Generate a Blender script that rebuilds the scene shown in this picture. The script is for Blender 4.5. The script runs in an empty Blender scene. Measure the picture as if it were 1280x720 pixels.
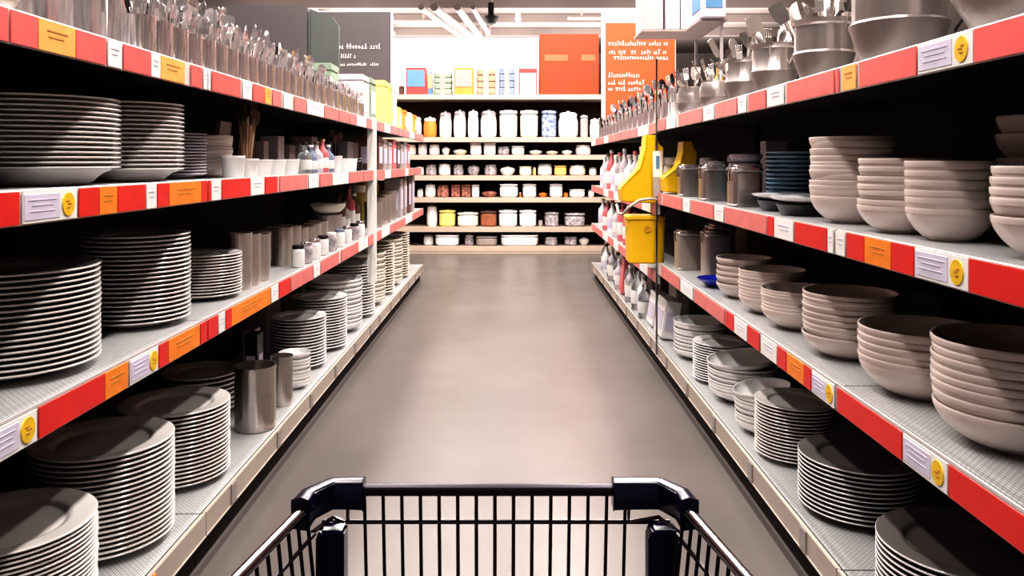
import bpy, math, random
from math import sin, cos, pi, atan, asin, radians
from mathutils import Vector, Matrix
random.seed(7)
R = random.Random(11)
scene = bpy.context.scene
COL = scene.collection
CZ = 1.31                      # eye height
EL, ER = 1.0, 0.917            # aisle-side shelf edges, left and right
LZ = {1: 1.61, 2: 1.25, 3: 0.80, 4: 0.175}
RZ = {1: 1.569, 2: 1.12, 3: 0.687, 4: 0.173}
FARRZ = {1: 1.56, 2: 1.05, 3: 0.62, 4: 0.173}
ORD = ['', 'first', 'second', 'third', 'fourth', 'fifth', 'sixth', 'seventh', 'eighth', 'ninth', 'tenth', 'eleventh',
       'twelfth', 'thirteenth', 'fourteenth', 'fifteenth', 'sixteenth', 'seventeenth', 'eighteenth', 'nineteenth',
       'twentieth', 'twenty-first', 'twenty-second', 'twenty-third', 'twenty-fourth', 'twenty-fifth', 'twenty-sixth']

# ------------------------------------------------------------------ materials
def mat(name, col, rough=0.5, metal=0.0, var=0.06, scale=8.0, emit=0.0, ior=None, bump=0.0, coat=0.0):
    m = bpy.data.materials.new(name); m.use_nodes = True
    nt = m.node_tree; b = nt.nodes['Principled BSDF']
    tc = nt.nodes.new('ShaderNodeTexCoord'); nz = nt.nodes.new('ShaderNodeTexNoise')
    nz.inputs['Scale'].default_value = scale; nz.inputs['Detail'].default_value = 3
    nt.links.new(tc.outputs['Object'], nz.inputs['Vector'])
    rp = nt.nodes.new('ShaderNodeValToRGB')
    lo = [max(0, c * (1 - var)) for c in col]; hi = [min(1, c * (1 + var)) for c in col]
    rp.color_ramp.elements[0].position = 0.3; rp.color_ramp.elements[1].position = 0.7
    rp.color_ramp.elements[0].color = (*lo, 1); rp.color_ramp.elements[1].color = (*hi, 1)
    nt.links.new(nz.outputs['Fac'], rp.inputs['Fac'])
    nt.links.new(rp.outputs['Color'], b.inputs['Base Color'])
    b.inputs['Roughness'].default_value = rough; b.inputs['Metallic'].default_value = metal
    if coat: b.inputs['Coat Weight'].default_value = coat
    if emit:
        nt.links.new(rp.outputs['Color'], b.inputs['Emission Color']); b.inputs['Emission Strength'].default_value = emit
    if bump:
        bp = nt.nodes.new('ShaderNodeBump'); bp.inputs['Strength'].default_value = bump
        nt.links.new(nz.outputs['Fac'], bp.inputs['Height']); nt.links.new(bp.outputs['Normal'], b.inputs['Normal'])
    return m

def floor_mat():
    m = mat('polished_concrete', (0.112, 0.098, 0.091), 0.33, 0, 0.10, 1.3)
    nt = m.node_tree; b = nt.nodes['Principled BSDF']
    b.inputs['Specular IOR Level'].default_value = .36
    tc = nt.nodes.new('ShaderNodeTexCoord'); n2 = nt.nodes.new('ShaderNodeTexNoise'); n2.inputs['Scale'].default_value = 5
    nt.links.new(tc.outputs['Object'], n2.inputs['Vector'])
    mr = nt.nodes.new('ShaderNodeMapRange'); mr.inputs['To Min'].default_value = 0.28; mr.inputs['To Max'].default_value = 0.38
    nt.links.new(n2.outputs['Fac'], mr.inputs['Value']); nt.links.new(mr.outputs['Result'], b.inputs['Roughness'])
    return m

def deck_mat():
    m = bpy.data.materials.new('perforated_deck'); m.use_nodes = True
    nt = m.node_tree; b = nt.nodes['Principled BSDF']
    tc = nt.nodes.new('ShaderNodeTexCoord'); br = nt.nodes.new('ShaderNodeTexBrick')
    mp = nt.nodes.new('ShaderNodeMapping'); mp.inputs['Rotation'].default_value = (0, 0, pi / 2)
    br.inputs['Scale'].default_value = 30; br.inputs['Mortar Size'].default_value = 0.05
    br.inputs['Color1'].default_value = (0.66, 0.67, 0.67, 1); br.inputs['Color2'].default_value = (0.74, 0.74, 0.74, 1)
    br.inputs['Mortar'].default_value = (0.36, 0.36, 0.37, 1)
    nt.links.new(tc.outputs['Object'], mp.inputs['Vector']); nt.links.new(mp.outputs['Vector'], br.inputs['Vector'])
    nt.links.new(br.outputs['Color'], b.inputs['Base Color'])
    b.inputs['Roughness'].default_value = 0.35; b.inputs['Metallic'].default_value = 0.3
    return m

def glass_mat():
    m = mat('clear_glass', (0.9, 0.93, 0.93), 0.04, 0, 0.01)
    m.node_tree.nodes['Principled BSDF'].inputs['Transmission Weight'].default_value = 0.85
    return m

M = dict(
    floor=floor_mat(), deck=deck_mat(), glass=glass_mat(),
    china=mat('white_china', (0.80, 0.755, 0.725), 0.12, 0, 0.03, 6, coat=0.4),
    shadeplate=mat('shade_toned_china', (0.19, 0.17, 0.16), 0.22, 0, 0.06, 6, coat=0.2),  # white plates darkened in colour for the shade under the shelf above
    bright=mat('bright_white_china', (0.88, 0.86, 0.85), 0.22, 0, 0.03, 6, coat=0.2),
    cream=mat('cream_china', (0.86, 0.80, 0.70), 0.3, 0, 0.06, 6),
    stone=mat('warm_stoneware', (0.68, 0.585, 0.54), 0.28, 0, 0.04, 5),
    bluech=mat('blue_glaze', (0.38, 0.58, 0.78), 0.25, 0, 0.1, 6),
    cobalt=mat('cobalt_glaze', (0.02, 0.03, 0.35), 0.2, 0, 0.1, 6),
    steel=mat('brushed_steel', (0.50, 0.46, 0.44), 0.27, 0.9, 0.06, 30),
    satin=mat('satin_steel', (0.50, 0.44, 0.40), 0.42, 0.65, 0.06, 20),
    palesteel=mat('pale_fluted_steel', (0.50, 0.45, 0.43), 0.30, 0.8, 0.06, 20),
    taupesteel=mat('dull_taupe_steel', (0.27, 0.23, 0.215), 0.38, 0.6, 0.06, 20),
    brightsteel=mat('polished_cutlery_steel', (0.80, 0.76, 0.76), 0.17, 0.85, 0.05, 40), potsteel=mat('bright_fluted_steel', (0.74, 0.69, 0.68), 0.22, 0.85, 0.05, 40),
    black=mat('black_enamel', (0.012, 0.010, 0.011), 0.4, 0, 0.1, 8),
    dark=mat('dark_shade_steel', (0.013, 0.006, 0.006), 0.85, 0, 0.2, 4),  # near-black with a red tint: unlit shelf insides put into the colour
    rail=mat('pale_rail_plastic', (0.70, 0.64, 0.61), 0.35, 0, 0.04, 10),
    lip=mat('rail_bead', (0.40, 0.37, 0.36), 0.3, 0.6, 0.03, 10),
    beige=mat('beige_shelf_steel', (0.46, 0.40, 0.35), 0.4, 0.2, 0.05, 5),
    red=mat('red_strip_paper', (0.68, 0.022, 0.018), 0.35, 0, 0.06, 12),
    pink=mat('pale_red_paper', (0.68, 0.20, 0.19), 0.4, 0, 0.10, 12),  # paler red, mostly on the far strips
    orange=mat('orange_card_paper', (0.83, 0.24, 0.02), 0.4, 0, 0.10, 25),
    litred=mat('lit_red_paper', (0.84, 0.13, 0.12), 0.35, 0, 0.08, 12), litorange=mat('lit_orange_paper', (0.90, 0.42, 0.10), 0.4, 0, 0.1, 20),  # overhead light put into the red and orange of the top rails
    lilac=mat('lilac_ticket_paper', (0.62, 0.58, 0.70), 0.4, 0, 0.04, 20),
    white=mat('white_paper', (0.78, 0.76, 0.74), 0.5, 0, 0.03, 20),
    seal=mat('yellow_seal', (0.78, 0.50, 0.02), 0.4, 0, 0.10, 60),
    ink=mat('grey_ink', (0.54, 0.50, 0.61), 0.6), inkd=mat('brown_ink', (0.50, 0.22, 0.03), 0.6),
    navy=mat('navy_plastic', (0.006, 0.006, 0.024), 0.22, 0, 0.1, 10),
    wire=mat('dark_coated_wire', (0.018, 0.012, 0.020), 0.3, 0.4, 0.1, 30),
    chrome=mat('chrome_bar', (0.30, 0.28, 0.30), 0.14, 1.0, 0.02, 10),
    rubber=mat('rubber', (0.03, 0.03, 0.03), 0.7),
    yellow=mat('yellow_plastic', (0.80, 0.48, 0.012), 0.35, 0, 0.05, 6),
    paleyellow=mat('pale_yellow_card', (0.85, 0.68, 0.22), 0.5, 0, 0.06, 6),
    orangebox=mat('orange_card', (0.85, 0.26, 0.05), 0.5, 0, 0.06, 6),
    redbox=mat('red_card', (0.65, 0.06, 0.05), 0.5, 0, 0.06, 6),
    rose=mat('rose_card', (0.62, 0.16, 0.17), 0.5, 0, 0.06, 6),
    bluebox=mat('blue_card', (0.12, 0.25, 0.42), 0.5, 0, 0.08, 6),
    bluegrey=mat('blue_grey_fabric', (0.20, 0.24, 0.33), 0.8, 0, 0.12, 9),
    palegreen=mat('pale_green_pack', (0.26, 0.33, 0.25), 0.6, 0, 0.06, 9),
    pat=mat('grey_patterned_glaze', (0.42, 0.38, 0.40), 0.4, 0, 0.6, 28),
    patblue=mat('blue_patterned_glaze', (0.30, 0.36, 0.55), 0.4, 0, 0.7, 22),
    patred=mat('russet_patterned_glaze', (0.38, 0.16, 0.12), 0.4, 0, 0.8, 26),
    rust=mat('rust_brown_glaze', (0.34, 0.12, 0.06), 0.5, 0, 0.25, 18),
    brown=mat('dark_brown_wood', (0.13, 0.06, 0.045), 0.5, 0, 0.25, 12),
    wood=mat('bamboo_wood', (0.42, 0.27, 0.18), 0.5, 0, 0.2, 12),
    taupe=mat('taupe_card', (0.36, 0.29, 0.27), 0.6, 0, 0.06, 6),
    greybox=mat('grey_plastic', (0.42, 0.37, 0.37), 0.5, 0, 0.05, 6),
    lilacbox=mat('lilac_grey_card', (0.56, 0.50, 0.54), 0.55, 0, 0.05, 6),
    olive=mat('olive_yellow_jar', (0.55, 0.43, 0.12), 0.35, 0, 0.3, 14),
    amber=mat('amber_oil', (0.60, 0.28, 0.04), 0.15, 0, 0.2, 10),
    signgrey=mat('grey_sign_board', (0.085, 0.073, 0.076), 0.6, 0, 0.04, 3),
    signgreen=mat('grey_green_sign_board', (0.078, 0.085, 0.082), 0.6, 0, 0.05, 3),
    signred=mat('red_orange_sign', (0.80, 0.085, 0.02), 0.5, 0, 0.05, 3),
    orangepanel=mat('orange_panel', (0.66, 0.040, 0.003), 0.6, 0, 0.02, 2, emit=0.0),
    panel=mat('white_lit_panel', (1.0, 0.98, 0.93), 0.6, 0, 0.01, 2, emit=.95),
    signtext=mat('white_sign_lettering', (0.88, 0.80, 0.78), 0.6), 
    rearboard=mat('rear_shelf_board', (0.52, 0.41, 0.33), 0.5, 0, 0.04, 4),
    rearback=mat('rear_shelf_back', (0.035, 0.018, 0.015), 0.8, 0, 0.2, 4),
    ceil=mat('ceiling_paint', (0.30, 0.25, 0.235), 0.9, 0, 0.12, 0.6), wall=mat('far_wall_paint', (0.42, 0.36, 0.34), 0.9, 0, 0.05, 1),
    pipe=mat('pipe_paint', (0.60, 0.54, 0.52), 0.5, 0, 0.06, 4), lamp=mat('lamp_diffuser', (1, 0.97, 0.94), 0.5, 0, 0.01, 2, emit=6.0),
)

# ------------------------------------------------------------------ mesh builder
class MB:
    def __init__(s): s.v = []; s.f = []; s.m = []
    def add(s, vs, fs, mi=0):
        n = len(s.v); s.v += [tuple(v) for v in vs]; s.f += [tuple(i + n for i in f) for f in fs]; s.m += [mi] * len(fs)
        return s
    def box(s, c, d, mi=0, rot=None, taper=1.0):
        hx, hy, hz = d[0] / 2, d[1] / 2, d[2] / 2
        vs = [Vector((sx * hx * (taper if sz < 0 else 1), sy * hy * (taper if sz < 0 else 1), sz * hz)) for sx in (-1, 1) for sy in (-1, 1) for sz in (-1, 1)]
        if rot is not None: vs = [rot @ v for v in vs]
        vs = [v + Vector(c) for v in vs]
        return s.add(vs, [(0, 1, 3, 2), (4, 6, 7, 5), (0, 4, 5, 1), (2, 3, 7, 6), (0, 2, 6, 4), (1, 5, 7, 3)], mi)
    def rbox(s, c, d, r, mi=0, taper=1.0, n=4):
        """box with rounded vertical corners and a softened top and bottom edge"""
        e = min(r * 0.35, d[2] * 0.2)
        def ring(inset, z, k):
            o = []
            for cx, cy, a0 in ((1, 1, 0), (-1, 1, pi / 2), (-1, -1, pi), (1, -1, 3 * pi / 2)):
                for i in range(n + 1):
                    a = a0 + i / n * pi / 2
                    x = cx * (d[0] / 2 - r) + (r - inset) * cos(a); y = cy * (d[1] / 2 - r) + (r - inset) * sin(a)
                    o.append((c[0] + x * k, c[1] + y * k, c[2] - d[2] / 2 + z))
            return o
        rings = [ring(e, 0, taper), ring(0, e, taper), ring(0, d[2] - e, 1), ring(e, d[2], 1)]
        N = len(rings[0]); vs = sum(rings, []); fs = []
        for k in range(3):
            for i in range(N):
                j = (i + 1) % N; fs.append((k * N + i, k * N + j, (k + 1) * N + j, (k + 1) * N + i))
        fs.append(tuple(reversed(range(N)))); fs.append(tuple(range(3 * N, 4 * N)))
        return s.add(vs, fs, mi)
    def lathe(s, prof, n=40, c=(0, 0, 0), mi=0, flute=0, famp=0.0, fz=(0, 9)):
        vs = []; idx = []
        for r, z in prof:
            if r < 1e-6:
                idx.append([len(vs)]); vs.append((c[0], c[1], c[2] + z))
            else:
                row = []
                for i in range(n):
                    a = 2 * pi * i / n
                    rr = r * (1 + (famp * cos(flute * a) if flute and fz[0] <= z <= fz[1] else 0))
                    row.append(len(vs)); vs.append((c[0] + rr * cos(a), c[1] + rr * sin(a), c[2] + z))
                idx.append(row)
        fs = []
        for a, b in zip(idx, idx[1:]):
            if len(a) == 1 and len(b) == 1: continue
            for i in range(n):
                j = (i + 1) % n
                if len(a) == 1: fs.append((a[0], b[j], b[i]))
                elif len(b) == 1: fs.append((a[i], a[j], b[0]))
                else: fs.append((a[i], a[j], b[j], b[i]))
        return s.add(vs, fs, mi)
    def tube(s, pts, r, n=8, mi=0, cap=True):
        pts = [Vector(p) for p in pts]; rs = r if isinstance(r, (list, tuple)) else [r] * len(pts)
        vs = []; fs = []; up = None
        for k, p in enumerate(pts):
            t = (pts[min(k + 1, len(pts) - 1)] - pts[max(k - 1, 0)]).normalized()
            if up is None:
                up = t.cross(Vector((0, 0, 1)));
                if up.length < 0.01: up = t.cross(Vector((1, 0, 0)))
            up = (up - t * up.dot(t)).normalized(); w = t.cross(up)
            for i in range(n):
                a = 2 * pi * i / n; vs.append(p + (up * cos(a) + w * sin(a)) * rs[k])
        for k in range(len(pts) - 1):
            for i in range(n):
                j = (i + 1) % n; fs.append((k * n + i, k * n + j, (k + 1) * n + j, (k + 1) * n + i))
        if cap: fs.append(tuple(reversed(range(n)))); fs.append(tuple(range((len(pts) - 1) * n, len(pts) * n)))
        return s.add(vs, fs, mi)
    def prism(s, poly, axis, a, b, mi=0):
        """extrude a 2D polygon along an axis from a to b"""
        n = len(poly); vs = []
        for t in (a, b):
            for u, v in poly:
                vs.append((t, u, v) if axis == 'x' else (u, t, v) if axis == 'y' else (u, v, t))
        fs = [tuple(range(n)), tuple(reversed(range(n, 2 * n)))] + [(i, i + n, (i + 1) % n + n, (i + 1) % n) for i in range(n)]
        return s.add(vs, fs, mi)
    def mesh(s, name, mats, smooth=True, bevel=0.0):
        me = bpy.data.meshes.new(name); me.from_pydata(s.v, [], s.f)
        for m in (mats if isinstance(mats, (list, tuple)) else [mats]): me.materials.append(m)
        me.polygons.foreach_set('material_index', s.m)
        import bmesh
        bm = bmesh.new(); bm.from_mesh(me)
        if bevel:
            bmesh.ops.bevel(bm, geom=list(bm.edges), offset=bevel, segments=2, affect='EDGES', clamp_overlap=True)
        bmesh.ops.recalc_face_normals(bm, faces=bm.faces); bm.to_mesh(me); bm.free()
        if smooth:
            me.polygons.foreach_set('use_smooth', [True] * len(me.polygons)); me.set_sharp_from_angle(angle=radians(38))
        me.update(); return me

def link(name, me, loc=(0, 0, 0), parent=None, rot=(0, 0, 0)):
    o = bpy.data.objects.new(name, me); COL.objects.link(o)
    o.location = loc; o.rotation_euler = rot
    if parent is not None: o.parent = parent
    return o
def empty(name, loc, rot=(0, 0, 0)):
    o = bpy.data.objects.new(name, None); COL.objects.link(o); o.location = loc; o.rotation_euler = rot
    o.empty_display_size = 0.05; return o
def tag(o, label, cat, group=None):
    o['label'] = label; o['category'] = cat
    if group: o['group'] = group
    return o
def struct(o): o['kind'] = 'structure'; return o
def tree_copy(o, loc, rot=None):
    c = o.copy(); COL.objects.link(c); c.location = loc
    if rot is not None: c.rotation_euler = rot
    for ch in o.children:
        d = ch.copy(); COL.objects.link(d); d.parent = c
        for g in ch.children:
            e = g.copy(); COL.objects.link(e); e.parent = d
    return c

# ------------------------------------------------------------------ registry: labels are written when everything on a shelf is known
SHELF = {'L1': 'left top shelf', 'L2': 'left second shelf down', 'L3': 'left third shelf down', 'L4': 'left bottom shelf',
         'R1': 'right top shelf', 'R2': 'right second shelf down', 'R3': 'right third shelf down', 'R4': 'right bottom shelf',
         'RO': 'right overhead shelf'}
ITEMS = []      # (shelf, Y, description, object, category)
STACKS = []     # (shelf, Y, kind, colour word, [objects top to bottom])
def reg(shelf, o, desc, cat): ITEMS.append((shelf, o.location.y, o.location.x, desc, o, cat)); return o

def shelf_z(sh, y=0):
    side, k = sh[0], int(sh[1])
    if side == 'L': return LZ[k]
    return FARRZ[k] if y > 4.97 else RZ[k]
def spot(side, px, r, gap):
    """centre of a round thing of radius r standing gap behind the shelf edge whose aisle-side outline is seen at px"""
    E = EL if side == 'L' else ER; X = E + gap + r; a = atan(abs(px - 640) / 1000)
    return (-X if side == 'L' else X), (X * cos(a) - r) / sin(a)
def top_z(y, py): return CZ - (py - 203) / 1000 * y

# ------------------------------------------------------------------ plates and bowls
def plate_mesh(r, p, m, deep=0.0):
    h = p + 0.085 * r + deep; t = min(0.36 * p, 0.0062); d = h - p
    top = [(.62, p), (.655, p + .12 * d), (.675, p + .44 * d), (.74, p + .66 * d), (.90, h - .0035), (.97, h)]
    if deep: top = [(.62, p), (.66, p + .10 * d), (.72, p + .40 * d), (.79, p + .68 * d), (.91, h - .0035), (.97, h)]
    prof = [(0, .34 * p), (.5 * r, .34 * p), (.52 * r, .0008), (.57 * r, .0008), (.60 * r, .36 * p)]
    for k, (q, z) in enumerate(top[1:-1]): prof.append((q * r, z - (.62 * p + (t - .62 * p) * (k + 1) / 6)))
    prof += [(.97 * r, h - t * 1.05), (.993 * r, h - t), (r, h - t * .75), (r, h - t * .25), (.993 * r, h)]
    prof += [(q * r, z) for q, z in reversed(top)] + [(.55 * r, p), (0, p)]
    b = MB().lathe(prof, 56)
    if m is M['shadeplate']:       # shelf shade put into the body colour, rim left pale
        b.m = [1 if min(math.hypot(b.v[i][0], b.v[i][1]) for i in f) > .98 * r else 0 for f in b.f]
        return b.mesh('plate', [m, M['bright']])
    return b.mesh('plate', m)
def bowl_mesh(r, p, h, m, flare=1.0, foot=.48):
    t = min(.5 * p, 0.011); prof = [(0, .0), (foot * r, 0), (foot * r * 1.02, .004)]
    N = 8
    for k in range(1, N + 1):
        u = k / N; prof.append((r * (foot + (1 - foot) * sin(u * pi / 2) ** flare), h * (1 - cos(u * pi / 2)) * .35 + h * u * .65 - t * (k == N)))
    prof[-1] = (r * .992, h - t * 1.3); prof += [(r * 1.0, h - t * .6), (r * 1.0, h - t * .25), (r * .992, h), (r * .972, h - .001)]
    for k in range(N - 1, 0, -1):
        u = k / N; prof.append((r * (foot + (1 - foot) * sin(u * pi / 2) ** flare) * .972, h * (1 - cos(u * pi / 2)) * .35 + h * u * .65 + t * .5))
    prof += [(foot * r * .9, min(p * .9, t)), (0, min(p * .9, t))]
    return MB().lathe(prof, 56).mesh('bowl', m)

def stack(sh, kind, n, px, r, ytop, gap=.03, m='china', colour='white', pos=None, ztop=None, hb=None, tilt_top=0, flare=1.0, jit=.0012, zbase=None, deep=0):
    X, Y = pos if pos else spot(sh[0], px, r, gap)
    z0 = zbase if zbase is not None else shelf_z(sh, Y) + .0005
    a = atan(abs(X) / Y)
    if ztop is None: ztop = top_z(Y + r * sin(a), ytop)
    H = ztop - z0
    objs = []
    if kind == 'plate':
        jit = jit if not deep else .0007
        p = (H - .075 * r - deep) / n; me = plate_mesh(r, p, M[m], deep); zs = [k * p for k in range(n)]
    else:
        h = hb if hb else .55 * r; p = (H - h) / max(1, n - 1); me = bowl_mesh(r, p, h, M[m], flare)
        jit = max(jit, .0026); ws = [R.uniform(.66, 1.4) for _ in range(n - 1)]; sw = sum(ws) or 1; zs = [0]
        for w in ws: zs.append(zs[-1] + w / sw * (H - h))
    for k, z in enumerate(zs):
        o = link(kind, me) if k == 0 else objs[0].copy()
        if k: COL.objects.link(o)
        o.location = (X + R.uniform(-jit, jit), Y + R.uniform(-jit, jit), z0 + z); o.rotation_euler = (0, 0, R.uniform(0, 6.28))
        if tilt_top and k == n - 1:
            o.rotation_euler = (0, radians(tilt_top), 0); o.location.z += r * sin(radians(abs(tilt_top))) * .8
        objs.append(o)
    STACKS.append((sh, Y, kind, colour, objs[::-1])); return X, Y, z0 + H

# left bottom shelf
stack('L4', 'plate', 22, 123, .2, 628)
stack('L4', 'plate', 20, 219, .2, 534)
stack('L4', 'plate', 18, 288, .19, 494)
stack('L4', 'plate', 8, 0, .17, 0, pos=(-1.42, 3.66), ztop=.36)
stack('L4', 'bowl', 8, 388, .078, 438, .02, 'bright', hb=.05)
stack('L4', 'plate', 16, 408, .15, 392, .04, 'bright')
for i, (px, yt) in enumerate(((434, 368), (453, 346), (469, 328), (482, 314), (493.5, 304), (503.5, 297), (512, 291))):
    stack('L4', ('plate', 'bowl')[i % 2], (18, 12)[i % 2], px, .17 if i < 1 else .19, yt, .015, 'bright' if i < 3 else 'cream', 'white' if i < 3 else 'cream', hb=.07, jit=.0012)
# left third shelf
stack('L3', 'plate', 18, 127, .2, 326)
stack('L3', 'plate', 20, 239, .162, 289)
stack('L3', 'plate', 14, 303, .14, 314)
# left second shelf
stack('L2', 'plate', 15, 152, .2, 128, deep=.02)
stack('L2', 'plate', 16, 231, .17, 133, deep=.015)
stack('L2', 'plate', 14, 259, .12, 168, .12, 'lilacbox', 'grey')
stack('L2', 'bowl', 8, 291, .095, 170, .1, 'stone', 'taupe', hb=.06)
# right bottom shelf
stack('R4', 'plate', 10, 1094, .205, 655, .03, 'shadeplate', 'shade-darkened white')
stack('R4', 'plate', 12, 997, .19, 556, .03, 'shadeplate', 'shade-darkened white')
stack('R4', 'plate', 16, 943, .156, 494, .03)
stack('R4', 'bowl', 8, 918, .12, 484, .03, 'bright', hb=.055, tilt_top=-9)
stack('R4', 'bowl', 9, 885, .17, 447, .03, 'bright', hb=.06, tilt_top=-7)
stack('R4', 'plate', 15, 866, .15, 424, .03, 'bright')
stack('R4', 'bowl', 9, 842, .16, 398, .03, 'bright', hb=.06)
# right third shelf
stack('R3', 'bowl', 8, 1163, .165, 412, .03, 'stone', 'pale', hb=.088)
stack('R3', 'bowl', 6, 1072, .16, 400, .03, 'stone', 'pale', hb=.088)
stack('R3', 'bowl', 9, 1003, .145, 360, .03, 'stone', 'pale', hb=.075)
stack('R3', 'bowl', 7, 951, .143, 357, .03, 'stone', 'pale', hb=.075)
stack('R3', 'bowl', 9, 923, .135, 334, .03, 'stone', 'pale', hb=.07)
stack('R3', 'bowl', 5, 895, .125, 320, .03, 'stone', 'pale', hb=.07)
# right second shelf
stack('R2', 'bowl', 5, 1236, .13, 207, .03, 'stone', 'pale', hb=.085)
stack('R2', 'bowl', 6, 1130, .1, 201, .05, 'stone', 'pale', hb=.08)
stack('R2', 'bowl', 7, 1072, .115, 198, .03, 'stone', 'pale', hb=.075)
stack('R2', 'bowl', 12, 1012, .129, 172, .03, 'stone', 'pale', hb=.085)
stack('R2', 'bowl', 5, 0, .1, 0, pos=(1.36, 2.055), ztop=1.43, m='stone', colour='pale', hb=.08)
stack('R2', 'plate', 12, 957, .11, 190, .2, 'bluech', 'blue')
stack('R2', 'bowl', 5, 0, .08, 0, pos=(1.15, 3.94), ztop=1.35, m='lilacbox', colour='lilac grey', hb=.06)

# ------------------------------------------------------------------ pots, canisters, jars, bottles, cartons
CACHE = {}
def cached(key, fn):
    if key not in CACHE: CACHE[key] = fn()
    return CACHE[key]
def fluted(r, h, m='steel', famp=.012):
    def f():
        prof = [(0, 0), (r * .94, 0), (r * .98, .004), (r * .98, h * .1), (r, h * .12), (r, h * .93), (r * 1.03, h * .96), (r * 1.03, h), (r * .95, h), (r * .93, h * .9), (r * .93, .01), (0, .01)]
        return MB().lathe(prof, 72, flute=18, famp=famp, fz=(h * .11, h * .94)).mesh('steel_pot', M[m])
    return cached(('fl', r, h, m, famp), f)
def canister(sh, px, r, h, gap=.05, m='satin', desc='tall steel canister', pos=None, lid=False, name='steel_canister', cat='canister'):
    X, Y = pos if pos else spot(sh[0], px, r, gap)
    o = link(name, fluted(r, h, m, .03 if name == 'cutlery_pot' else .012), (X, Y, shelf_z(sh, Y) + .0005), rot=(0, 0, R.uniform(0, 6)))
    if lid:
        l = link('lid', cached(('lid', r, m), lambda: MB().lathe([(0, -.002), (r * 1.05, -.002), (r * 1.05, .012), (r * .9, .022), (.3 * r, .03), (0, .03)], 40).mesh('lid', M[m])), (0, 0, h + .003), o)
        link('knob', cached(('knob', r), lambda: MB().lathe([(0, 0), (.1 * r, 0), (.1 * r, .012), (.2 * r, .02), (.2 * r, .03), (.1 * r, .036), (0, .036)], 20).mesh('knob', M['black'])), (0, 0, .028), l)
    return reg(sh, o, desc, cat)
def square_can(sh, X, Y, w, h, m='steel', desc='square steel canister with a clip lid', rz=0.0):
    k = ('sq', w, h, m)
    o = link('square_canister', cached(k, lambda: MB().rbox((0, 0, h / 2), (w, w, h), w * .16).rbox((0, 0, .006), (w * 1.03, w * 1.03, .012), w * .16).mesh('can', M[m])), (X, Y, shelf_z(sh, Y) + .0005), rot=(0, 0, rz))
    l = link('lid', cached(k + ('l',), lambda: MB().rbox((0, 0, .009), (w * 1.06, w * 1.06, .018), w * .17).rbox((0, 0, .022), (w * .8, w * .8, .012), w * .15).mesh('lid', M['glass' if m == 'glassjar' else 'brightsteel'])), (0, 0, h), o)
    link('clip', cached(k + ('c',), lambda: MB().tube([(w * .55, -.02, -.04), (w * .57, -.02, 0), (w * .45, -.02, .03), (w * .45, .02, .03), (w * .57, .02, 0), (w * .55, .02, -.04)], .003, 6).mesh('clip', M['chrome'])), (0, 0, 0), l, rot=(0, 0, pi))
    return reg(sh, o, desc, 'canister')
def jar(sh, pos, r, h, m, lidm, desc, name='storage_jar', cat='jar', z=None):
    X, Y = pos; k = ('jar', round(r, 3), round(h, 3), m)
    bh = h * .82
    prof = [(0, 0), (r * .86, 0), (r * .96, .006), (r, h * .08), (r, bh * .82), (r * .95, bh * .92), (r * .8, bh), (r * .74, bh), (r * .74, bh - .01), (0, bh - .012)]
    o = link(name, cached(k, lambda: MB().lathe(prof, 32).mesh('jar', M[m])), (X, Y, (shelf_z(sh, Y) if z is None else z) + .0005))
    link('lid', cached(k + (lidm,), lambda: MB().lathe([(0, 0), (r * .86, 0), (r * .88, .004), (r * .88, h * .13), (r * .8, h * .165), (r * .22, h * .17), (r * .16, h * .175), (r * .16, h * .18), (0, h * .18)], 32).mesh('lid', M[lidm])), (0, 0, bh), o)
    return reg(sh, o, desc, cat)
def bottle(sh, pos, r, h, m, capm, desc, z=None):
    X, Y = pos; k = ('bot', r, h, m)
    prof = [(0, 0), (r * .9, 0), (r, .006), (r, h * .55), (r * .92, h * .63), (r * .45, h * .74), (r * .33, h * .8), (r * .33, h * .92), (r * .2, h * .92), (0, h * .9)]
    o = link('bottle', cached(k, lambda: MB().lathe(prof, 28).mesh('bottle', M[m])), (X, Y, (shelf_z(sh, Y) if z is None else z) + .0005))
    link('cap', cached(k + (capm,), lambda: MB().lathe([(0, 0), (r * .42, 0), (r * .42, h * .07), (r * .36, h * .085), (0, h * .085)], 20).mesh('cap', M[capm])), (0, 0, h * .915), o)
    link('bottle_label', cached(k + ('lb',), lambda: MB().lathe([(r * 1.012, h * .15), (r * 1.02, h * .155), (r * 1.02, h * .45), (r * 1.012, h * .455)], 28).mesh('label', M['white' if m not in ('china', 'bright') else 'lilac'])), (0, 0, 0), o)
    return reg(sh, o, desc, 'bottle')
def carton(sh, pos, dims, m, desc, rz=0.0, rx=0.0, ry=0.0, panel='white', name='carton', cat='box', z=None, lift=0.0):
    X, Y = pos; w, d, h = dims; k = ('box', w, d, h, m)
    def f():
        b = MB().box((0, 0, h * .43), (w, d, h * .86)); b.box((0, 0, h * .93), (w * 1.015, d * 1.015, h * .14))
        return b.mesh('carton', M[m], bevel=min(w, d, h) * .03)
    o = link(name, cached(k, f), (X, Y, (shelf_z(sh, Y) if z is None else z) + .0005 + lift), rot=(rx, ry, rz))
    if panel:
        link('printed_panel', cached(k + (panel,), lambda: MB().box((0, -d / 2 - .002, h * .45), (w * .7, .003, h * .5)).box((-w / 2 - .002, 0, h * .45), (.003, d * .7, h * .5)).box((w / 2 + .002, 0, h * .45), (.003, d * .7, h * .5)).mesh('panel', M[panel])), (0, 0, 0), o)
    return reg(sh, o, desc, cat)

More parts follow.
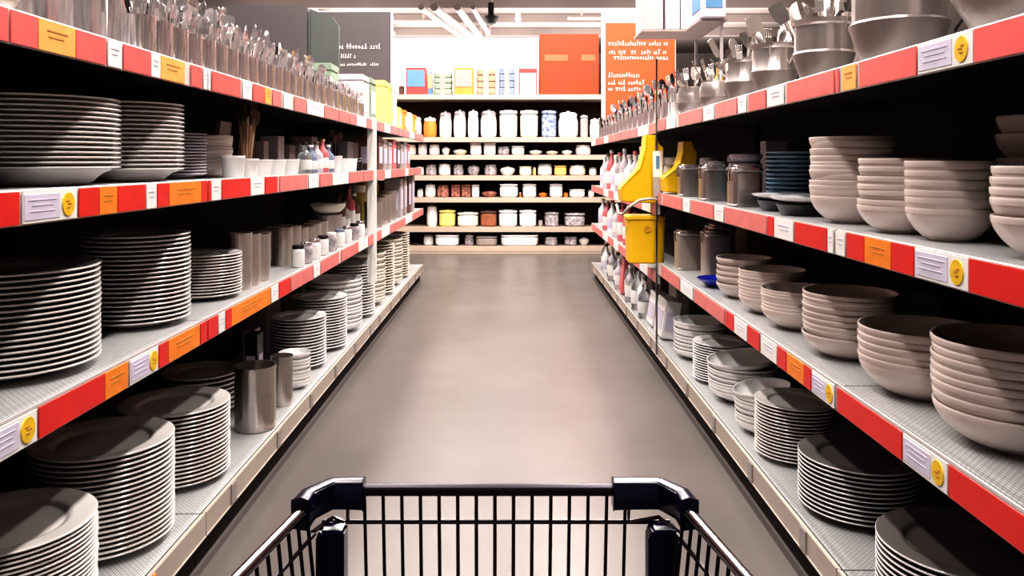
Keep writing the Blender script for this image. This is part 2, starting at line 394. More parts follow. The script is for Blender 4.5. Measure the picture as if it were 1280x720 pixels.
# left third shelf: steel cylinders and small jars
for px, r, yt, gap in ((315, .045, 291, .05), (325.5, .045, 292, .05), (338, .047, 292, .05), (331, .045, 290, .17), (347, .05, 288, .17),
                       (366, .043, 284, .085), (376, .047, 282, .085), (385, .047, 284, .085), (393.5, .05, 283, .085), (402, .052, 279, .085), (410, .056, 276, .085), (427, .085, 268, .085), (357, .05, 284, .2), (372, .05, 281, .21), (384, .05, 281, .21)):
    X, Y = spot('L', px, r, gap); canister('L3', px, r, round(top_z(Y, yt) - LZ[3], 3), gap)
X, Y = spot('L', 427, .085, .085); zt = LZ[3] + round(top_z(Y, 268) - LZ[3], 3)
o = link('bowl', bowl_mesh(.11, .03, .07, M['cream']), (X, Y, zt + .001)); reg('L3', o, 'cream bowl resting on a steel canister', 'bowl')
for px, m, lm, c in ((381, 'bright', 'black', 'white'), (391, 'pat', 'brightsteel', 'patterned'), (401, 'bright', 'brightsteel', 'white'), (411, 'bright', 'black', 'white'), (421, 'pat', 'bright', 'patterned'), (431, 'bright', 'bluegrey', 'white'), (440, 'bright', 'brightsteel', 'white'), (449, 'pat', 'black', 'patterned'), (456, 'bright', 'brightsteel', 'white')):
    jar('L3', spot('L', px, .032, .008), .032, .11, m, lm, 'small ' + c + ' jar with lid')
for px, gap, h, m, cm in ((432, .15, .30, 'brown', 'black'), (438, .13, .26, 'greybox', 'black'), (444, .16, .34, 'rose', 'brown'), (450, .14, .28, 'brown', 'bright')):
    bottle('L3', spot('L', px, .045, gap), .045, h, m, cm, {'brown': 'dark brown', 'greybox': 'grey', 'rose': 'rose'}[m] + ' bottle')
for px, gap, h, m in ((458, .17, .33, 'olive'), (464, .18, .38, 'cream'), (469, .17, .40, 'olive'), (474, .18, .42, 'olive')):
    jar('L3', spot('L', px, .06, gap), .06, h, m, 'olive' if m == 'cream' else 'cream', {'olive': 'olive yellow', 'cream': 'cream'}[m] + ' preserve jar')
for px, gap, h in ((478, .02, .2), (484, .03, .22), (489, .02, .24), (495, .03, .26)):
    canister('L3', px, .07, h, gap, 'satin', 'ribbed grey canister near the far end')
for px, gap, h, m in ((503, .03, .36, 'greybox'), (508, .02, .40, 'taupe'), (513, .03, .42, 'brown'), (517.5, .02, .42, 'greybox')):
    X, Y = spot('L', px, .08, gap); carton('L3', (X, Y), (.15, .18, h), m, {'greybox': 'grey', 'taupe': 'taupe', 'brown': 'dark brown'}[m] + ' upright carton', panel='lilac')
# left bottom shelf: steel pots, brown cartons behind
canister('L4', 345, .085, .27, .012, 'steel', 'shiny ribbed steel pot')
canister('L4', 366, .05, .23, .03, 'steel', 'narrow steel pot')
X, Y = spot('L', 345, .085, .012)
carton('L4', (-1.22, 3.78), (.06, .09, .33), 'black', 'black carton with a pale printed panel', panel='lilac')
carton('L4', (-1.31, 4.02), (.06, .09, .30), 'taupe', 'narrow taupe carton')
for i, (y, m) in enumerate(((4.9, 'taupe'), (5.3, 'brown'), (5.7, 'taupe'), (6.15, 'taupe'))):
    carton('L4', (-1.525, y), (.13, .3, .40), m, {'taupe': 'taupe', 'brown': 'dark brown'}[m] + ' carton standing behind the white stacks', panel=None)

# left second shelf: white planters, utensils, boxes, bottles
def planter(px, r, h, desc, m='bright', sh='L2', gap=.02):
    X, Y = spot(sh[0], px, r, gap); k = ('pl', r, h, m)
    o = link('utensil_pot', cached(k, lambda: MB().lathe([(0, 0), (r * .82, 0), (r * .85, .004), (r * .97, h * .88), (r, h * .9), (r, h), (r * .93, h), (r * .8, .012), (0, .012)], 36).mesh('pot', M[m])), (X, Y, shelf_z(sh, Y) + .0005))
    return reg(sh, o, desc, 'pot')
def utensil_mesh(kind, L, m, hm):
    def f():
        b = MB(); head = L * .24
        b.tube([(0, 0, 0), (0, 0, L * .3), (0, .002, L - head)], [.0055, .0045, .0035], 8, 1)
        if kind == 'spoon' or kind == 'ladle':
            w = L * (.058 if kind == 'spoon' else .10); vs = []; fs = []; n = 14
            for s_ in (1, -1):
                c0 = len(vs); vs.append((0, -.008 + .0015 * s_, L - head / 2))
                for i in range(n): a = 2 * pi * i / n; vs.append((w * sin(a), .002 + .001 * s_, L - head / 2 - head / 2 * cos(a)))
                for i in range(n): t = (c0, c0 + 1 + i, c0 + 1 + (i + 1) % n); fs.append(t if s_ > 0 else t[::-1])
            for i in range(n): j = (i + 1) % n; fs.append((1 + i, 2 + n + i, 2 + n + j, 1 + j))
            b.add(vs, fs, 0)
        elif kind == 'fork':
            b.box((0, 0, L - head * .75), (L * .10, .003, head * .5), 0)
            for i in range(4): b.box(((i - 1.5) * L * .03, 0, L - head * .3), (L * .014, .0028, head * .6), 0)
        elif kind == 'knife':
            b.prism([(-L * .03, L - head * 1.6), (L * .035, L - head * 1.6), (L * .035, L - head * .3), (L * .01, L), (-L * .03, L - head * .2)], 'y', -.0012, .0012, 0)
        elif kind == 'spatula':
            b.prism([(-L * .05, L - head), (L * .05, L - head), (L * .085, L - head * .7), (L * .085, L - .006), (L * .07, L), (-L * .07, L), (-L * .085, L - .006), (-L * .085, L - head * .7)], 'y', -.002, .002, 0)
        elif kind == 'whisk':
            for q in range(5):
                a = q * pi / 5; b.tube([(cos(a) * L * .07 * sin(t / 10 * pi) * (1 if 1 else 0) * 1, sin(a) * L * .07 * sin(t / 10 * pi), L - head + head * (1 - abs(1 - t / 5)) if False else L - head + head * t / 10) for t in range(11)], .0012, 5, 0)
                b.tube([(-cos(a) * L * .07 * sin(t / 10 * pi), -sin(a) * L * .07 * sin(t / 10 * pi), L - head + head * t / 10) for t in range(11)], .0012, 5, 0)
        return b.mesh(kind, [M[m], M[hm]])
    return cached(('ut', kind, L, m, hm), f)
UNAME = {'spoon': 'spoon', 'ladle': 'ladle', 'fork': 'fork', 'knife': 'knife', 'spatula': 'spatula', 'whisk': 'whisk'}
HELD = []
def utensils(pot, n, r, L, kinds, m, hm, colour, lean=12, z0=.014, mixed=False):
    for i in range(n):
        kd = kinds[i % len(kinds)]; a = R.uniform(0, 2 * pi) if n > 3 else i * 2.4 + .5; q = r * .62 * math.sqrt((i + .5) / n)
        a = i * 2.399
        le = radians(lean) * (q / (r * .62)) * R.uniform(.6, 1.1)
        LL = L * R.choice((.92, 1.0, 1.06))
        LL = round(LL, 3)
        q0 = max(0.0, q - .8 * sin(le) * .1) * .8
        bk = mixed and i % 6 == 1
        o = link(kd, utensil_mesh(kd, LL, 'black' if bk else m, 'black' if bk else hm), (pot.location.x + q0 * cos(a), pot.location.y + q0 * sin(a), pot.location.z + z0))
        dirv = Vector((sin(le) * cos(a), sin(le) * sin(a), cos(le)))
        qt = Vector((0, 0, 1)).rotation_difference(dirv) @ Matrix.Rotation(R.uniform(0, 6.28), 3, 'Z').to_quaternion()
        o.rotation_euler = qt.to_euler()
        HELD.append((pot, o, kd, 'black' if bk else colour))
p = planter(307, .045, .085, 'white pot holding wooden boards'); 
carton('L2', (p.location.x - .12, p.location.y + .46), (.02, .13, .26), 'wood', 'wooden cutting board leaning behind white pots', ry=.12, lift=.003, panel=None, name='cutting_board', cat='board')
carton('L2', (p.location.x - .17, p.location.y + .30), (.02, .13, .23), 'taupe', 'taupe cutting board leaning behind white pots', ry=.12, lift=.003, panel=None, name='cutting_board', cat='board')
p = planter(324, .045, .075, 'white pot holding brown utensils', gap=.03); utensils(p, 6, .04, .28, ['spatula', 'spoon', 'fork'], 'brown', 'wood', 'brown wooden', 10)
planter(341, .058, .072, 'wide empty white pot'); planter(358, .055, .072, 'wide empty white pot'); planter(375, .06, .075, 'wide empty white pot')
for px, g, w, h, m in ((333, .17, .06, .16, 'taupe'), (352, .15, .09, .19, 'greybox'), (366, .16, .10, .15, 'taupe'), (380, .14, .13, .16, 'greybox'), (394, .16, .12, .21, 'taupe'), (404, .15, .10, .18, 'greybox')):
    X, Y = spot('L', px, w / 2, g); carton('L2', (X, Y), (w, w * 1.2, h), m, {'taupe': 'taupe', 'greybox': 'grey'}[m] + ' carton behind the white pots', panel=None)
for px, m, cm, h in ((390, 'glass', 'black', .16), (397, 'bluegrey', 'bright', .15), (404, 'lilacbox', 'brown', .17), (411, 'rose', 'wood', .19), (418, 'bluegrey', 'bright', .16)):
    bottle('L2', spot('L', px, .036, .02), .036, h, m, cm, {'glass': 'clear glass', 'bluegrey': 'blue grey', 'lilacbox': 'pale lilac', 'rose': 'rose'}[m] + ' sauce bottle')
p = planter(428, .045, .1, 'white pot holding dark utensils', gap=.06); utensils(p, 5, .045, .24, ['spoon', 'ladle'], 'brown', 'black', 'dark brown', 10)
for px in (440, 447): planter(px, .055, .085, 'empty white pot')
jar('L2', spot('L', 453, .04, .02), .04, .09, 'black', 'black', 'small black jar with lid')
for px, g, m in ((441, .17, 'greybox'), (449, .17, 'taupe'), (457, .18, 'greybox')):
    X, Y = spot('L', px, .09, g); carton('L2', (X, Y), (.15, .22, .21), m, {'taupe': 'taupe', 'greybox': 'grey'}[m] + ' carton behind the white pots', panel=None)
for i, px in enumerate((476, 482, 488, 493.5, 498.5, 503, 507, 511)):
    m = ('brown', 'taupe', 'greybox', 'rose')[i % 4]; X, Y = spot('L', px, .08, .03)
    carton('L2', (X, Y), (.16, .2, .26 - .015 * (i % 3)), m, {'brown': 'dark brown', 'taupe': 'taupe', 'greybox': 'grey', 'rose': 'rose'}[m] + ' carton beyond the white post', panel='lilac')

# left top shelf: cutlery pots in two rows, cylinders, trays, packets
def cutlery_pot(sh, px, r, h, gap, n, L, kinds, desc, m='brightsteel', hm='brightsteel', colour='steel', lean=11, pos=None):
    o = canister(sh, px, r, h, gap, 'potsteel', desc, pos=pos, name='cutlery_pot', cat='cutlery pot')
    utensils(o, n, r, L, kinds, m, hm, colour, lean, .014, True); return o
def ypx(side, y, r, gap):
    E = EL if side == 'L' else ER; X = E + gap + r
    return (-X if side == 'L' else X), y
y = 2.27
while y < 5.3:
    cutlery_pot('L1', 0, .046, .115, .015, 11, .175, ['fork', 'spoon', 'fork', 'knife', 'spoon'], 'small ribbed cutlery pot in the front row', pos=ypx('L', y, .046, .015), lean=14)
    y += .115 if y < 3.9 else .18
y = 2.4
while y < 5.2:
    cutlery_pot('L1', 0, .07, .21, .17, 10 if y < 4 else 8, .30, ['spoon', 'ladle', 'fork', 'spatula'], 'tall ribbed utensil pot in the back row', pos=ypx('L', y, .07, .17), lean=15)
    y += .2 if y < 3.7 else .3
for yy, rr, g in ((1.82, .075, .14), (2.0, .08, .12), (2.2, .07, .12)):
    canister('L1', 0, rr, .30, g, 'brightsteel', 'large ribbed steel cylinder', pos=ypx('L', yy, rr, g))
def pan(sh, pos, r, desc, m='black', z=None, hang=2.5, tilt=0.0):
    X, Y = pos
    o = link('frying_pan', cached(('pan', r, m), lambda: MB().lathe([(0, 0), (r * .8, 0), (r * .84, .003), (r, .038), (r * 1.02, .04), (r * .98, .042), (r * .8, .008), (0, .006)], 44).mesh('pan', M[m])), (X, Y, (shelf_z(sh, Y) if z is None else z) + .0005), rot=(0, tilt, hang))
    link('handle', cached(('panh', r, m), lambda: MB().tube([(r * .97, 0, .03), (r * 1.3, 0, .045), (r * 2.0, 0, .05)], [.009, .008, .011], 10).mesh('handle', M['black'])), (0, 0, 0), o)
    return reg(sh, o, desc, 'pan')
def tray(sh, pos, w, d, desc, m, ry=0, rz=0, z=None, lift=0):
    X, Y = pos
    def f():
        b = MB().rbox((0, 0, .004), (w, d, .008), .03)
        return b.lathe([(min(w, d) * .3, .008), (min(w, d) * .3, .012), (min(w, d) * .27, .012), (min(w, d) * .27, .008)], 32).mesh('tray', M[m])
    o = link('serving_tray', cached(('tray', w, d, m), f), (X, Y, (shelf_z(sh, Y) if z is None else z) + .001 + lift), rot=(0, ry, rz)); return reg(sh, o, desc, 'tray')
tray('L1', (-1.06, 2.06), .085, .15, 'small black tray lying at the shelf edge', 'black')
tray('L1', (-1.06, 1.86), .085, .17, 'small dark brown tray lying at the shelf edge', 'brown')
stack('L1', 'bowl', 5, 0, .085, 0, pos=(-1.12, 1.66), ztop=1.73, m='satin', colour='steel', hb=.05)
canister('L1', 0, .06, .16, .02, 'black', 'short black pot', pos=(-1.1, 1.48))
tray('L1', (-1.058, 3.36 - .0), .001 + .07, .10, 'tiny black tray at the shelf edge', 'black') if False else None
for i, (y, h, m, w) in enumerate(((5.05, .30, 'palegreen', .2), (5.42, .36, 'palegreen', .2), (5.82, .33, "bluegrey", .2), (6.12, .34, "palegreen", .17))):
    carton('L1', (-1.31 if i < 2 else -1.17, y), (.22, .24, h), m if m != 'bluegrey' else 'lilacbox', ('pale green', 'pale green', 'lilac grey', 'pale green')[i] + ' boxed set stacked upright', panel='white')
for i, (y, m) in enumerate(((6.5, 'paleyellow'), (6.75, 'paleyellow'), (7.0, 'cream'), (7.3, 'paleyellow'), (7.7, 'orangebox'), (8.1, 'cream'), (8.5, 'orangebox'))):
    carton('L1', (-1.13, y), (.22, .18, .36 if i < 3 else .2), m, {'paleyellow': 'pale yellow', 'cream': 'cream', 'orangebox': 'orange'}[m] + ' carton', panel=None if i < 3 else 'white')
y = 5.45
while y < 5.6:
    cutlery_pot('L1', 0, .04, .10, .01, 6, .16, ['fork', 'spoon'], 'small ribbed cutlery pot in the front row', pos=ypx('L', y, .04, .01)); y += .2

# right top shelf: two-tone tapered pots with utensils
def taper_pot(px, r, h, gap, n, L, desc, rnd=False, pos=None):
    X, Y = pos if pos else spot('R', px, r, gap); c = h * .46
    def f():
        if rnd: prof = [(0, 0), (r * .6, 0), (r * .9, c * .5), (r, c), (r * .98, h * .75), (r * .86, h * .95), (r * .9, h), (r * .84, h), (r * .8, h * .92), (r * .9, c), (r * .5, .012), (0, .012)]
        else: prof = [(0, 0), (r * .66, 0), (r * .68, .004), (r * 1.0, c), (r * 1.0, c + .004), (r * .93, c + .012), (r * .93, h * .9), (r * 1.0, h * .93), (r * 1.02, h), (r * .94, h), (r * .88, h * .9), (r * .88, c), (r * .6, .012), (0, .012)]
        b = MB().lathe(prof, 72, flute=24, famp=.008, fz=(c + .011, h * .91))
        b.m = [0 if sum(b.v[q][2] for q in f) / len(f) <= c + .002 else 1 for f in b.f]
        return b.mesh('tapered_pot', [M['taupesteel'], M['palesteel']])
    o = link('tapered_pot', cached(('tp', r, h, rnd), f), (X, Y, shelf_z('R1', Y) + .0005)); reg('R1', o, desc, 'pot')
    if n: utensils(o, n, r * .9, L, ['spoon', 'fork', 'knife', 'spatula', 'fork', 'ladle'], 'steel', 'satin', 'steel', 38)
    return o
taper_pot(1182, .2, .26, .03, 0, .3, 'very large tapered steel pot')
taper_pot(1060, .13, .26, .03, 9, .36, 'large two-tone tapered steel pot')
taper_pot(990, .1, .215, .03, 11, .29, 'two-tone tapered steel pot')
taper_pot(938, .09, .205, .03, 11, .27, 'two-tone tapered steel pot')
taper_pot(905, .088, .20, .03, 10, .26, 'two-tone tapered steel pot')
taper_pot(874, .08, .15, .03, 9, .25, 'round bellied steel pot', True)
taper_pot(846, .08, .17, .03, 9, .26, 'round bellied steel pot', True)
for X, Y, r, h in ((1.27, 2.46, .08, .30), (1.27, 2.88, .075, .28), (1.26, 3.30, .07, .27), (1.25, 3.75, .07, .26), (1.26, 4.3, .07, .27)):
    o = canister('R1', 0, r, h, 0, 'satin', 'tall steel utensil pot in the back row', pos=(X, Y), name='utensil_pot', cat='pot'); utensils(o, 7, r, h + .14, ['spatula', 'ladle', 'fork', 'spoon'], 'satin', 'black', 'dark handled steel', 34)
y = 4.95
while y < 8.6:
    cutlery_pot('R1', 0, .045, .11, .015, 6, .2, ['fork', 'spoon', 'knife'], 'small ribbed cutlery pot in the front row', pos=ypx('R', y, .045, .015), lean=14); y += .24
y = 5.1
while y < 8.6:
    cutlery_pot('R1', 0, .065, .22, .17, 5, .34, ['spoon', 'ladle', 'spatula'], 'tall ribbed utensil pot in the back row', pos=ypx('R', y, .065, .17), lean=15); y += .42
bottle('R1', (1.22, 4.72), .045, .33, 'amber', 'brown', 'amber oil bottle')
for i, (x, y, w, h, m) in enumerate(((1.44, 5.88, .17, .34, 'lilacbox'), (1.42, 6.42, .2, .42, 'white'), (1.25, 6.40, .11, .40, 'lilacbox'), (1.1, 6.42, .16, .4, 'greybox'))):
    carton('RO', (x, y), (w, .36, h), m, ('lilac grey storage box with blue panel', 'white storage box', 'narrow lilac grey storage box', 'grey storage box')[i] + ' on the overhead shelf', panel='bluebox' if i == 0 else None, z=2.345, name='storage_box')
# right second shelf
for X, Y in ((1.0, 3.44), (1.0, 3.98), (1.0, 4.5)):
    square_can('R2', X, Y, .125, .15)
for X, Y, h, m in ((1.13, 4.42, .2, 'brown'), (1.15, 4.70, .22, 'black'), (1.26, 4.5, .23, 'brown'), (1.32, 3.7, .2, 'black')):
    jar('R2', (X, Y), .055, h, m, 'bright', {'brown': 'dark brown', 'black': 'black'}[m] + ' jar with a white lid')
carton('R2', (1.36, 4.16), (.11, .10, .30), 'lilacbox', 'lilac grey upright carton', panel=None)
pan('R2', (1.055, 2.88), .1, 'black frying pan at the shelf edge', hang=.5)
pan('R2', (1.07, 3.15), .1, 'black frying pan at the shelf edge', hang=.6)
for X, Y in ((1.055, 2.88), (1.07, 3.15)):
    o = link('serving_dish', cached('dish', lambda: MB().lathe([(0, 0), (.06, 0), (.118, .016), (.123, .022), (.118, .023), (.06, .008), (0, .006)], 40).mesh('dish', M['bright'])), (X, Y, RZ[2] + .044)); reg('R2', o, 'white dish lying on a black frying pan', 'dish')
carton('R2', (1.33, 2.75), (.2, .1, .22), 'redbox', 'dark red carton behind pale bowls', panel='rose')
for i, (Y, m, cm) in enumerate(((6.0, 'bright', 'bright'), (6.3, 'lilacbox', 'rose'), (6.6, 'bright', 'greybox'), (6.9, 'lilacbox', 'bright'), (7.2, 'greybox', 'rose'), (7.5, 'bright', 'bright'), (7.8, 'rose', 'bright'), (8.1, 'lilacbox', 'brown'), (8.4, 'bright', 'bright'))):
    bottle('R2', (.975, Y), .05, .38 - .03 * (i % 3), m, cm, {'bright': 'white', 'lilacbox': 'pale lilac', 'greybox': 'grey', 'rose': 'rose'}[m] + ' slender bottle in the far bay')
for i, (Y, m) in enumerate(((5.7, 'cream'), (6.1, 'bright'), (6.6, 'cream'), (7.1, 'bright'))):
    jar('R2', (1.16, Y), .08, .3, m, 'bright', {'cream': 'cream', 'bright': 'white'}[m] + ' lidded jar behind slender bottles')
# right third shelf
o = link('oval_dish', MB().lathe([(0, 0), (.055, 0), (.105, .035), (.11, .042), (.105, .043), (.06, .008), (0, .007)], 40).mesh('dish', M['cobalt']), (1.04, 4.02, RZ[3] + .0005)); reg('R3', o, 'shiny cobalt blue dish', 'dish')
for X, Y, h in ((1.10, 4.32, .23), (1.03, 4.68, .2), (1.2, 4.62, .24)):
    square_can('R3', X, Y, .14, h, 'satin', 'square brown steel canister with a clip lid')
carton('R3', (1.33, 4.3), (.2, .2, .3), 'brown', 'dark brown carton behind canisters', panel=None)
for i, (Y, m, cm, h) in enumerate(((6.0, 'bluegrey', 'bright', .24), (6.35, 'bright', 'rose', .3), (6.7, 'rose', 'bright', .34), (7.05, 'rose', 'black', .36), (7.4, 'lilacbox', 'bright', .3), (7.8, 'bright', 'rose', .32), (8.2, 'rose', 'bright', .3), (8.6, 'bright', 'bright', .3))):
    bottle('R3', (.98, Y), .052, h, m, cm, {'bright': 'white', 'lilacbox': 'pale lilac', 'bluegrey': 'blue grey', 'rose': 'rose'}[m] + ' bottle in the far bay')
carton('R3', (1.42, 2.85), (.16, .12, .15), 'greybox', 'grey carton behind the bowl stacks', panel='lilac')
# right bottom shelf
canister('R4', 0, .13, .30, 0, 'satin', 'wide steel stockpot behind white stacks', pos=(1.26, 5.75))
carton('R4', (.995, 5.22), (.10, .26, .24), 'bright', 'white carton leaning back', ry=.16, panel='lilac', lift=.012)
carton('R4', (1.0, 5.56), (.10, .22, .22), 'bright', 'white carton leaning back', ry=.16, panel='lilac', lift=.012)
for i, (Y, m, cm) in enumerate(((5.85, 'glass', 'bright'), (6.02, 'bright', 'bright'), (6.19, 'glass', 'black'), (6.36, 'bright', 'black'), (6.53, 'pat', 'bright'), (6.7, 'glass', 'bright'), (7.2, 'lilacbox', 'bright'), (7.45, 'glass', 'brown'), (7.7, 'pat', 'bright'), (7.95, 'brown', 'bright'), (8.2, 'bright', 'brown'), (8.45, 'glass', 'brown'))):
    bottle('R4', (.968 + .02 * (i % 2), Y), .045, .27 + .03 * (i % 3), m, cm, {'glass': 'clear glass', 'bright': 'white', 'pat': 'grey patterned', 'lilacbox': 'pale lilac', 'brown': 'dark brown'}[m] + ' tall bottle')
carton('R4', (.97, 6.93), (.07, .17, .30), 'rose', 'rose red carton leaning among bottles', ry=.1, panel=None, lift=.01)
for i, (Y, m) in enumerate(((6.3, 'brown'), (6.7, 'taupe'), (7.2, 'brown'))):
    carton('R4', (1.25, Y), (.2, .25, .32), m, {'brown': 'dark brown', 'taupe': 'taupe'}[m] + ' carton behind tall bottles', panel=None)

# yellow goods by the post
def yellow_bin(loc, s, label):
    o = empty('storage_bin', loc)
    prof = [(-.26, 0), (-.02, -.012), (.0, .34 * s), (-.03, .36 * s), (-.04, .42 * s), (-.11, .42 * s), (-.115, .33 * s), (-.15, .21 * s), (-.27, .085)]
    prof = [(a * s, b) for a, b in prof]
    b = MB().prism(prof, 'y', -.09, .09); link('bin_body', b.mesh('bin', M['yellow'], bevel=.006), parent=o)
    link('bin_rim', MB().tube([(prof[8][0], -.085, prof[8][1]), (prof[7][0], -.092, prof[7][1]), (prof[6][0], -.092, prof[6][1]), (prof[5][0], -.085, prof[5][1] + .003)], .005, 8).mesh('rim', M['yellow']), parent=o)
    return tag(o, label, 'bin')
yellow_bin((.955, 5.12, 1.062), 1.0, 'tall yellow sloped-front bin jutting out past the right shelf post')
yellow_bin((1.1, 4.84, RZ[2] + .013), .72, 'shorter yellow sloped-front bin behind steel canisters, inside the post')
o = empty('hanging_box', (.855, 5.16, .668))
link('box_body', MB().rbox((0, 0, .14), (.235, .2, .28), .025, taper=.95).mesh('yb', M['yellow']), parent=o)
link('box_lid', MB().rbox((0, 0, .29), (.25, .215, .025), .03).mesh('yl', M['yellow']), parent=o)
link('emblem', MB().lathe([(0, 0), (.02, 0), (.02, .003), (.013, .003), (.013, .001), (0, .001)], 20).mesh('em', M['amber']), (0, -.104, .22), o, rot=(pi / 2, 0, 0))
tag(o, 'yellow lidded box below the yellow bin at right shelf post', 'box')
o = link('wire_bracket', MB().tube([(.893, 4.93, 1.085), (.86, 5.0, 1.083), (.80, 5.0, 1.075), (.73, 5.0, 1.03), (.70, 5.04, .985), (.685, 5.12, .98), (.68, 5.2, 1.035)], .009, 10).mesh('bracket', M['beige']))
tag(o, 'curved beige bracket rail bending out under the yellow bin', 'bracket')
o = empty('hanging_price_card', (.898, 4.93, 1.10))
link('card', MB().box((0, 0, .06), (.055, .004, .12)).mesh('c', M['greybox'], bevel=.001), parent=o)
link('card_header', MB().box((0, 0, .2), (.06, .004, .16)).box((0, -.003, .21), (.022, .002, .08), 1).mesh('h', [M['white'], M['bluebox']]), parent=o)
tag(o, 'white and blue hanging price card on the right shelf post', 'card')

# ------------------------------------------------------------------ shelving
def rail_tickets(parent, side, zc, h, segs, y0, y1):
    E = EL if side == 'L' else ER; s = 1 if side == 'L' else -1; xf = (-E if side == 'L' else E)
    for a, b, kind in segs:
        a, b = max(a, y0 + .004), min(b, y1 - .004)
        if b - a < .008: continue
        L = b - a; mid = (a + b) / 2; hh = h * .93
        loc = (xf + s * .0165, mid, zc)
        if kind in ('red', 'orange', 'pink', 'white'):
            t = MB().box((0, 0, 0), (.003, L - .004, hh))
            if kind in ('orange', 'white') and L < .5:
                t.box((s * .002, 0, hh * .18), (.0012, L * .55, hh * .045), 1); t.box((s * .002, -L * .04, -hh * .02), (.0012, L * .4, hh * .04), 1)
            nm = {'red': 'red_price_strip', 'pink': 'red_price_strip', 'orange': 'orange_price_card', 'white': 'white_price_tag'}[kind]
            link(nm, t.mesh(nm, [M[{'red': 'litred', 'orange': 'litorange'}.get(kind, kind) if zc > 1.4 else kind], M['inkd' if kind == 'orange' else 'ink']], False), loc, parent)  # top rails take the colours with overhead light in them
        else:
            t = MB().box((0, 0, 0), (.003, L - .004, hh), 0); w = L * .62; near = -1 if side == 'L' else 1; sg_ = -near
            t.box((s * .002, near * (L / 2 - w / 2 - .005), 0), (.0015, w, hh * .8), 1)
            for q, f in ((.22, .8), (.05, .6), (-.14, .7)): t.box((s * .0032, near * (L / 2 - w / 2 - .005), hh * q), (.001, w * f, hh * .035), 2)
            link('lilac_price_ticket', t.mesh('ticket', [M['white'], M['lilac'], M['ink']], False), loc, parent)
            rr = min(L * .15, hh * .36); e = MB(); pts = [(rr * cos(2 * pi * i / 24), rr * 1.1 * sin(2 * pi * i / 24)) for i in range(24)]
            e.prism(pts, 'x', -.001, .0015, 0)
            for q in ((-.35, .3, .5), (.2, .05, .6), (-.1, -.3, .5)): e.box((s * .002, q[0] * rr * .6, q[1] * rr), (.001, q[2] * rr, rr * .13), 1)
            link('seal_sticker', e.mesh('seal', [M['seal'], M['inkd']], False), (loc[0] + s * .0025, mid + sg_ * (L * .31), zc), parent)

def segs_px(side, lst):
    E = (EL if side == 'L' else ER) * 1000; out = []
    for a, b, k in lst:
        ya, yb = E / abs(a - 640), E / abs(b - 640); out.append((min(ya, yb), max(ya, yb), k))
    return out
SEG = {
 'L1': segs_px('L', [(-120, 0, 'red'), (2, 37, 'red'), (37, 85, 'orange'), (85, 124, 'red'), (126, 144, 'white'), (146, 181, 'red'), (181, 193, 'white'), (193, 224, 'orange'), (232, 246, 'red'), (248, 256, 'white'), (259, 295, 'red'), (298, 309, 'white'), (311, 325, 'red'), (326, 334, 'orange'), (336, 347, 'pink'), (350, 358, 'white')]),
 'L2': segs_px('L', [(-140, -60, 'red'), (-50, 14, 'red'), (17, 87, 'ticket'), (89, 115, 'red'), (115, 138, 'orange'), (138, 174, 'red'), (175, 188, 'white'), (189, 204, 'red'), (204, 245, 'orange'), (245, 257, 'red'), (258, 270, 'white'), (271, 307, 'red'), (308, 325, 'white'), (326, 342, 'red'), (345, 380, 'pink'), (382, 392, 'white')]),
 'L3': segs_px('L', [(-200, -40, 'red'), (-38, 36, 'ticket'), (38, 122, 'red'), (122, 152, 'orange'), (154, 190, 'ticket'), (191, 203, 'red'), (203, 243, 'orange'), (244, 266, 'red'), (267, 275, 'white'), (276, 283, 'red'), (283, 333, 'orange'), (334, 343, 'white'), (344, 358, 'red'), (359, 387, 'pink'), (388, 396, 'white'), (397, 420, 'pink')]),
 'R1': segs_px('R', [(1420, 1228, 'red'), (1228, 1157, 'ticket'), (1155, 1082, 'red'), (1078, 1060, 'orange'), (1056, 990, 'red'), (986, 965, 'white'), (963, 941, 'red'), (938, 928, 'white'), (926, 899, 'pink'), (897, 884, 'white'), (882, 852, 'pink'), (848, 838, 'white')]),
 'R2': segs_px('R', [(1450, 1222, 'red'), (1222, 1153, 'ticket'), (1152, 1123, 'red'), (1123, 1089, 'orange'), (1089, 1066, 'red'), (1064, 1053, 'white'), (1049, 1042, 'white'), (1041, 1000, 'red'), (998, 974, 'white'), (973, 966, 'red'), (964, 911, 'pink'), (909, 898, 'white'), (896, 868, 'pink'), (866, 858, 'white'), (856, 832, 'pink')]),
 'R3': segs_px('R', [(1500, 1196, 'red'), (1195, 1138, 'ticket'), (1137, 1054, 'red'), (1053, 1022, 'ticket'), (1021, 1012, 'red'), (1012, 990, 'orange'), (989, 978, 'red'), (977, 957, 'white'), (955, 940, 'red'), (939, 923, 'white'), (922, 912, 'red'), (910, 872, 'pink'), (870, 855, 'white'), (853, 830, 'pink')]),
}
def far_segs(y0, y1):
    out = []; y = y0 + .05; k = 0
    while y < y1 - .1:
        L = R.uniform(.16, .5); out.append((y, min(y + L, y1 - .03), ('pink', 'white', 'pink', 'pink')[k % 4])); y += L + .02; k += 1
    return out
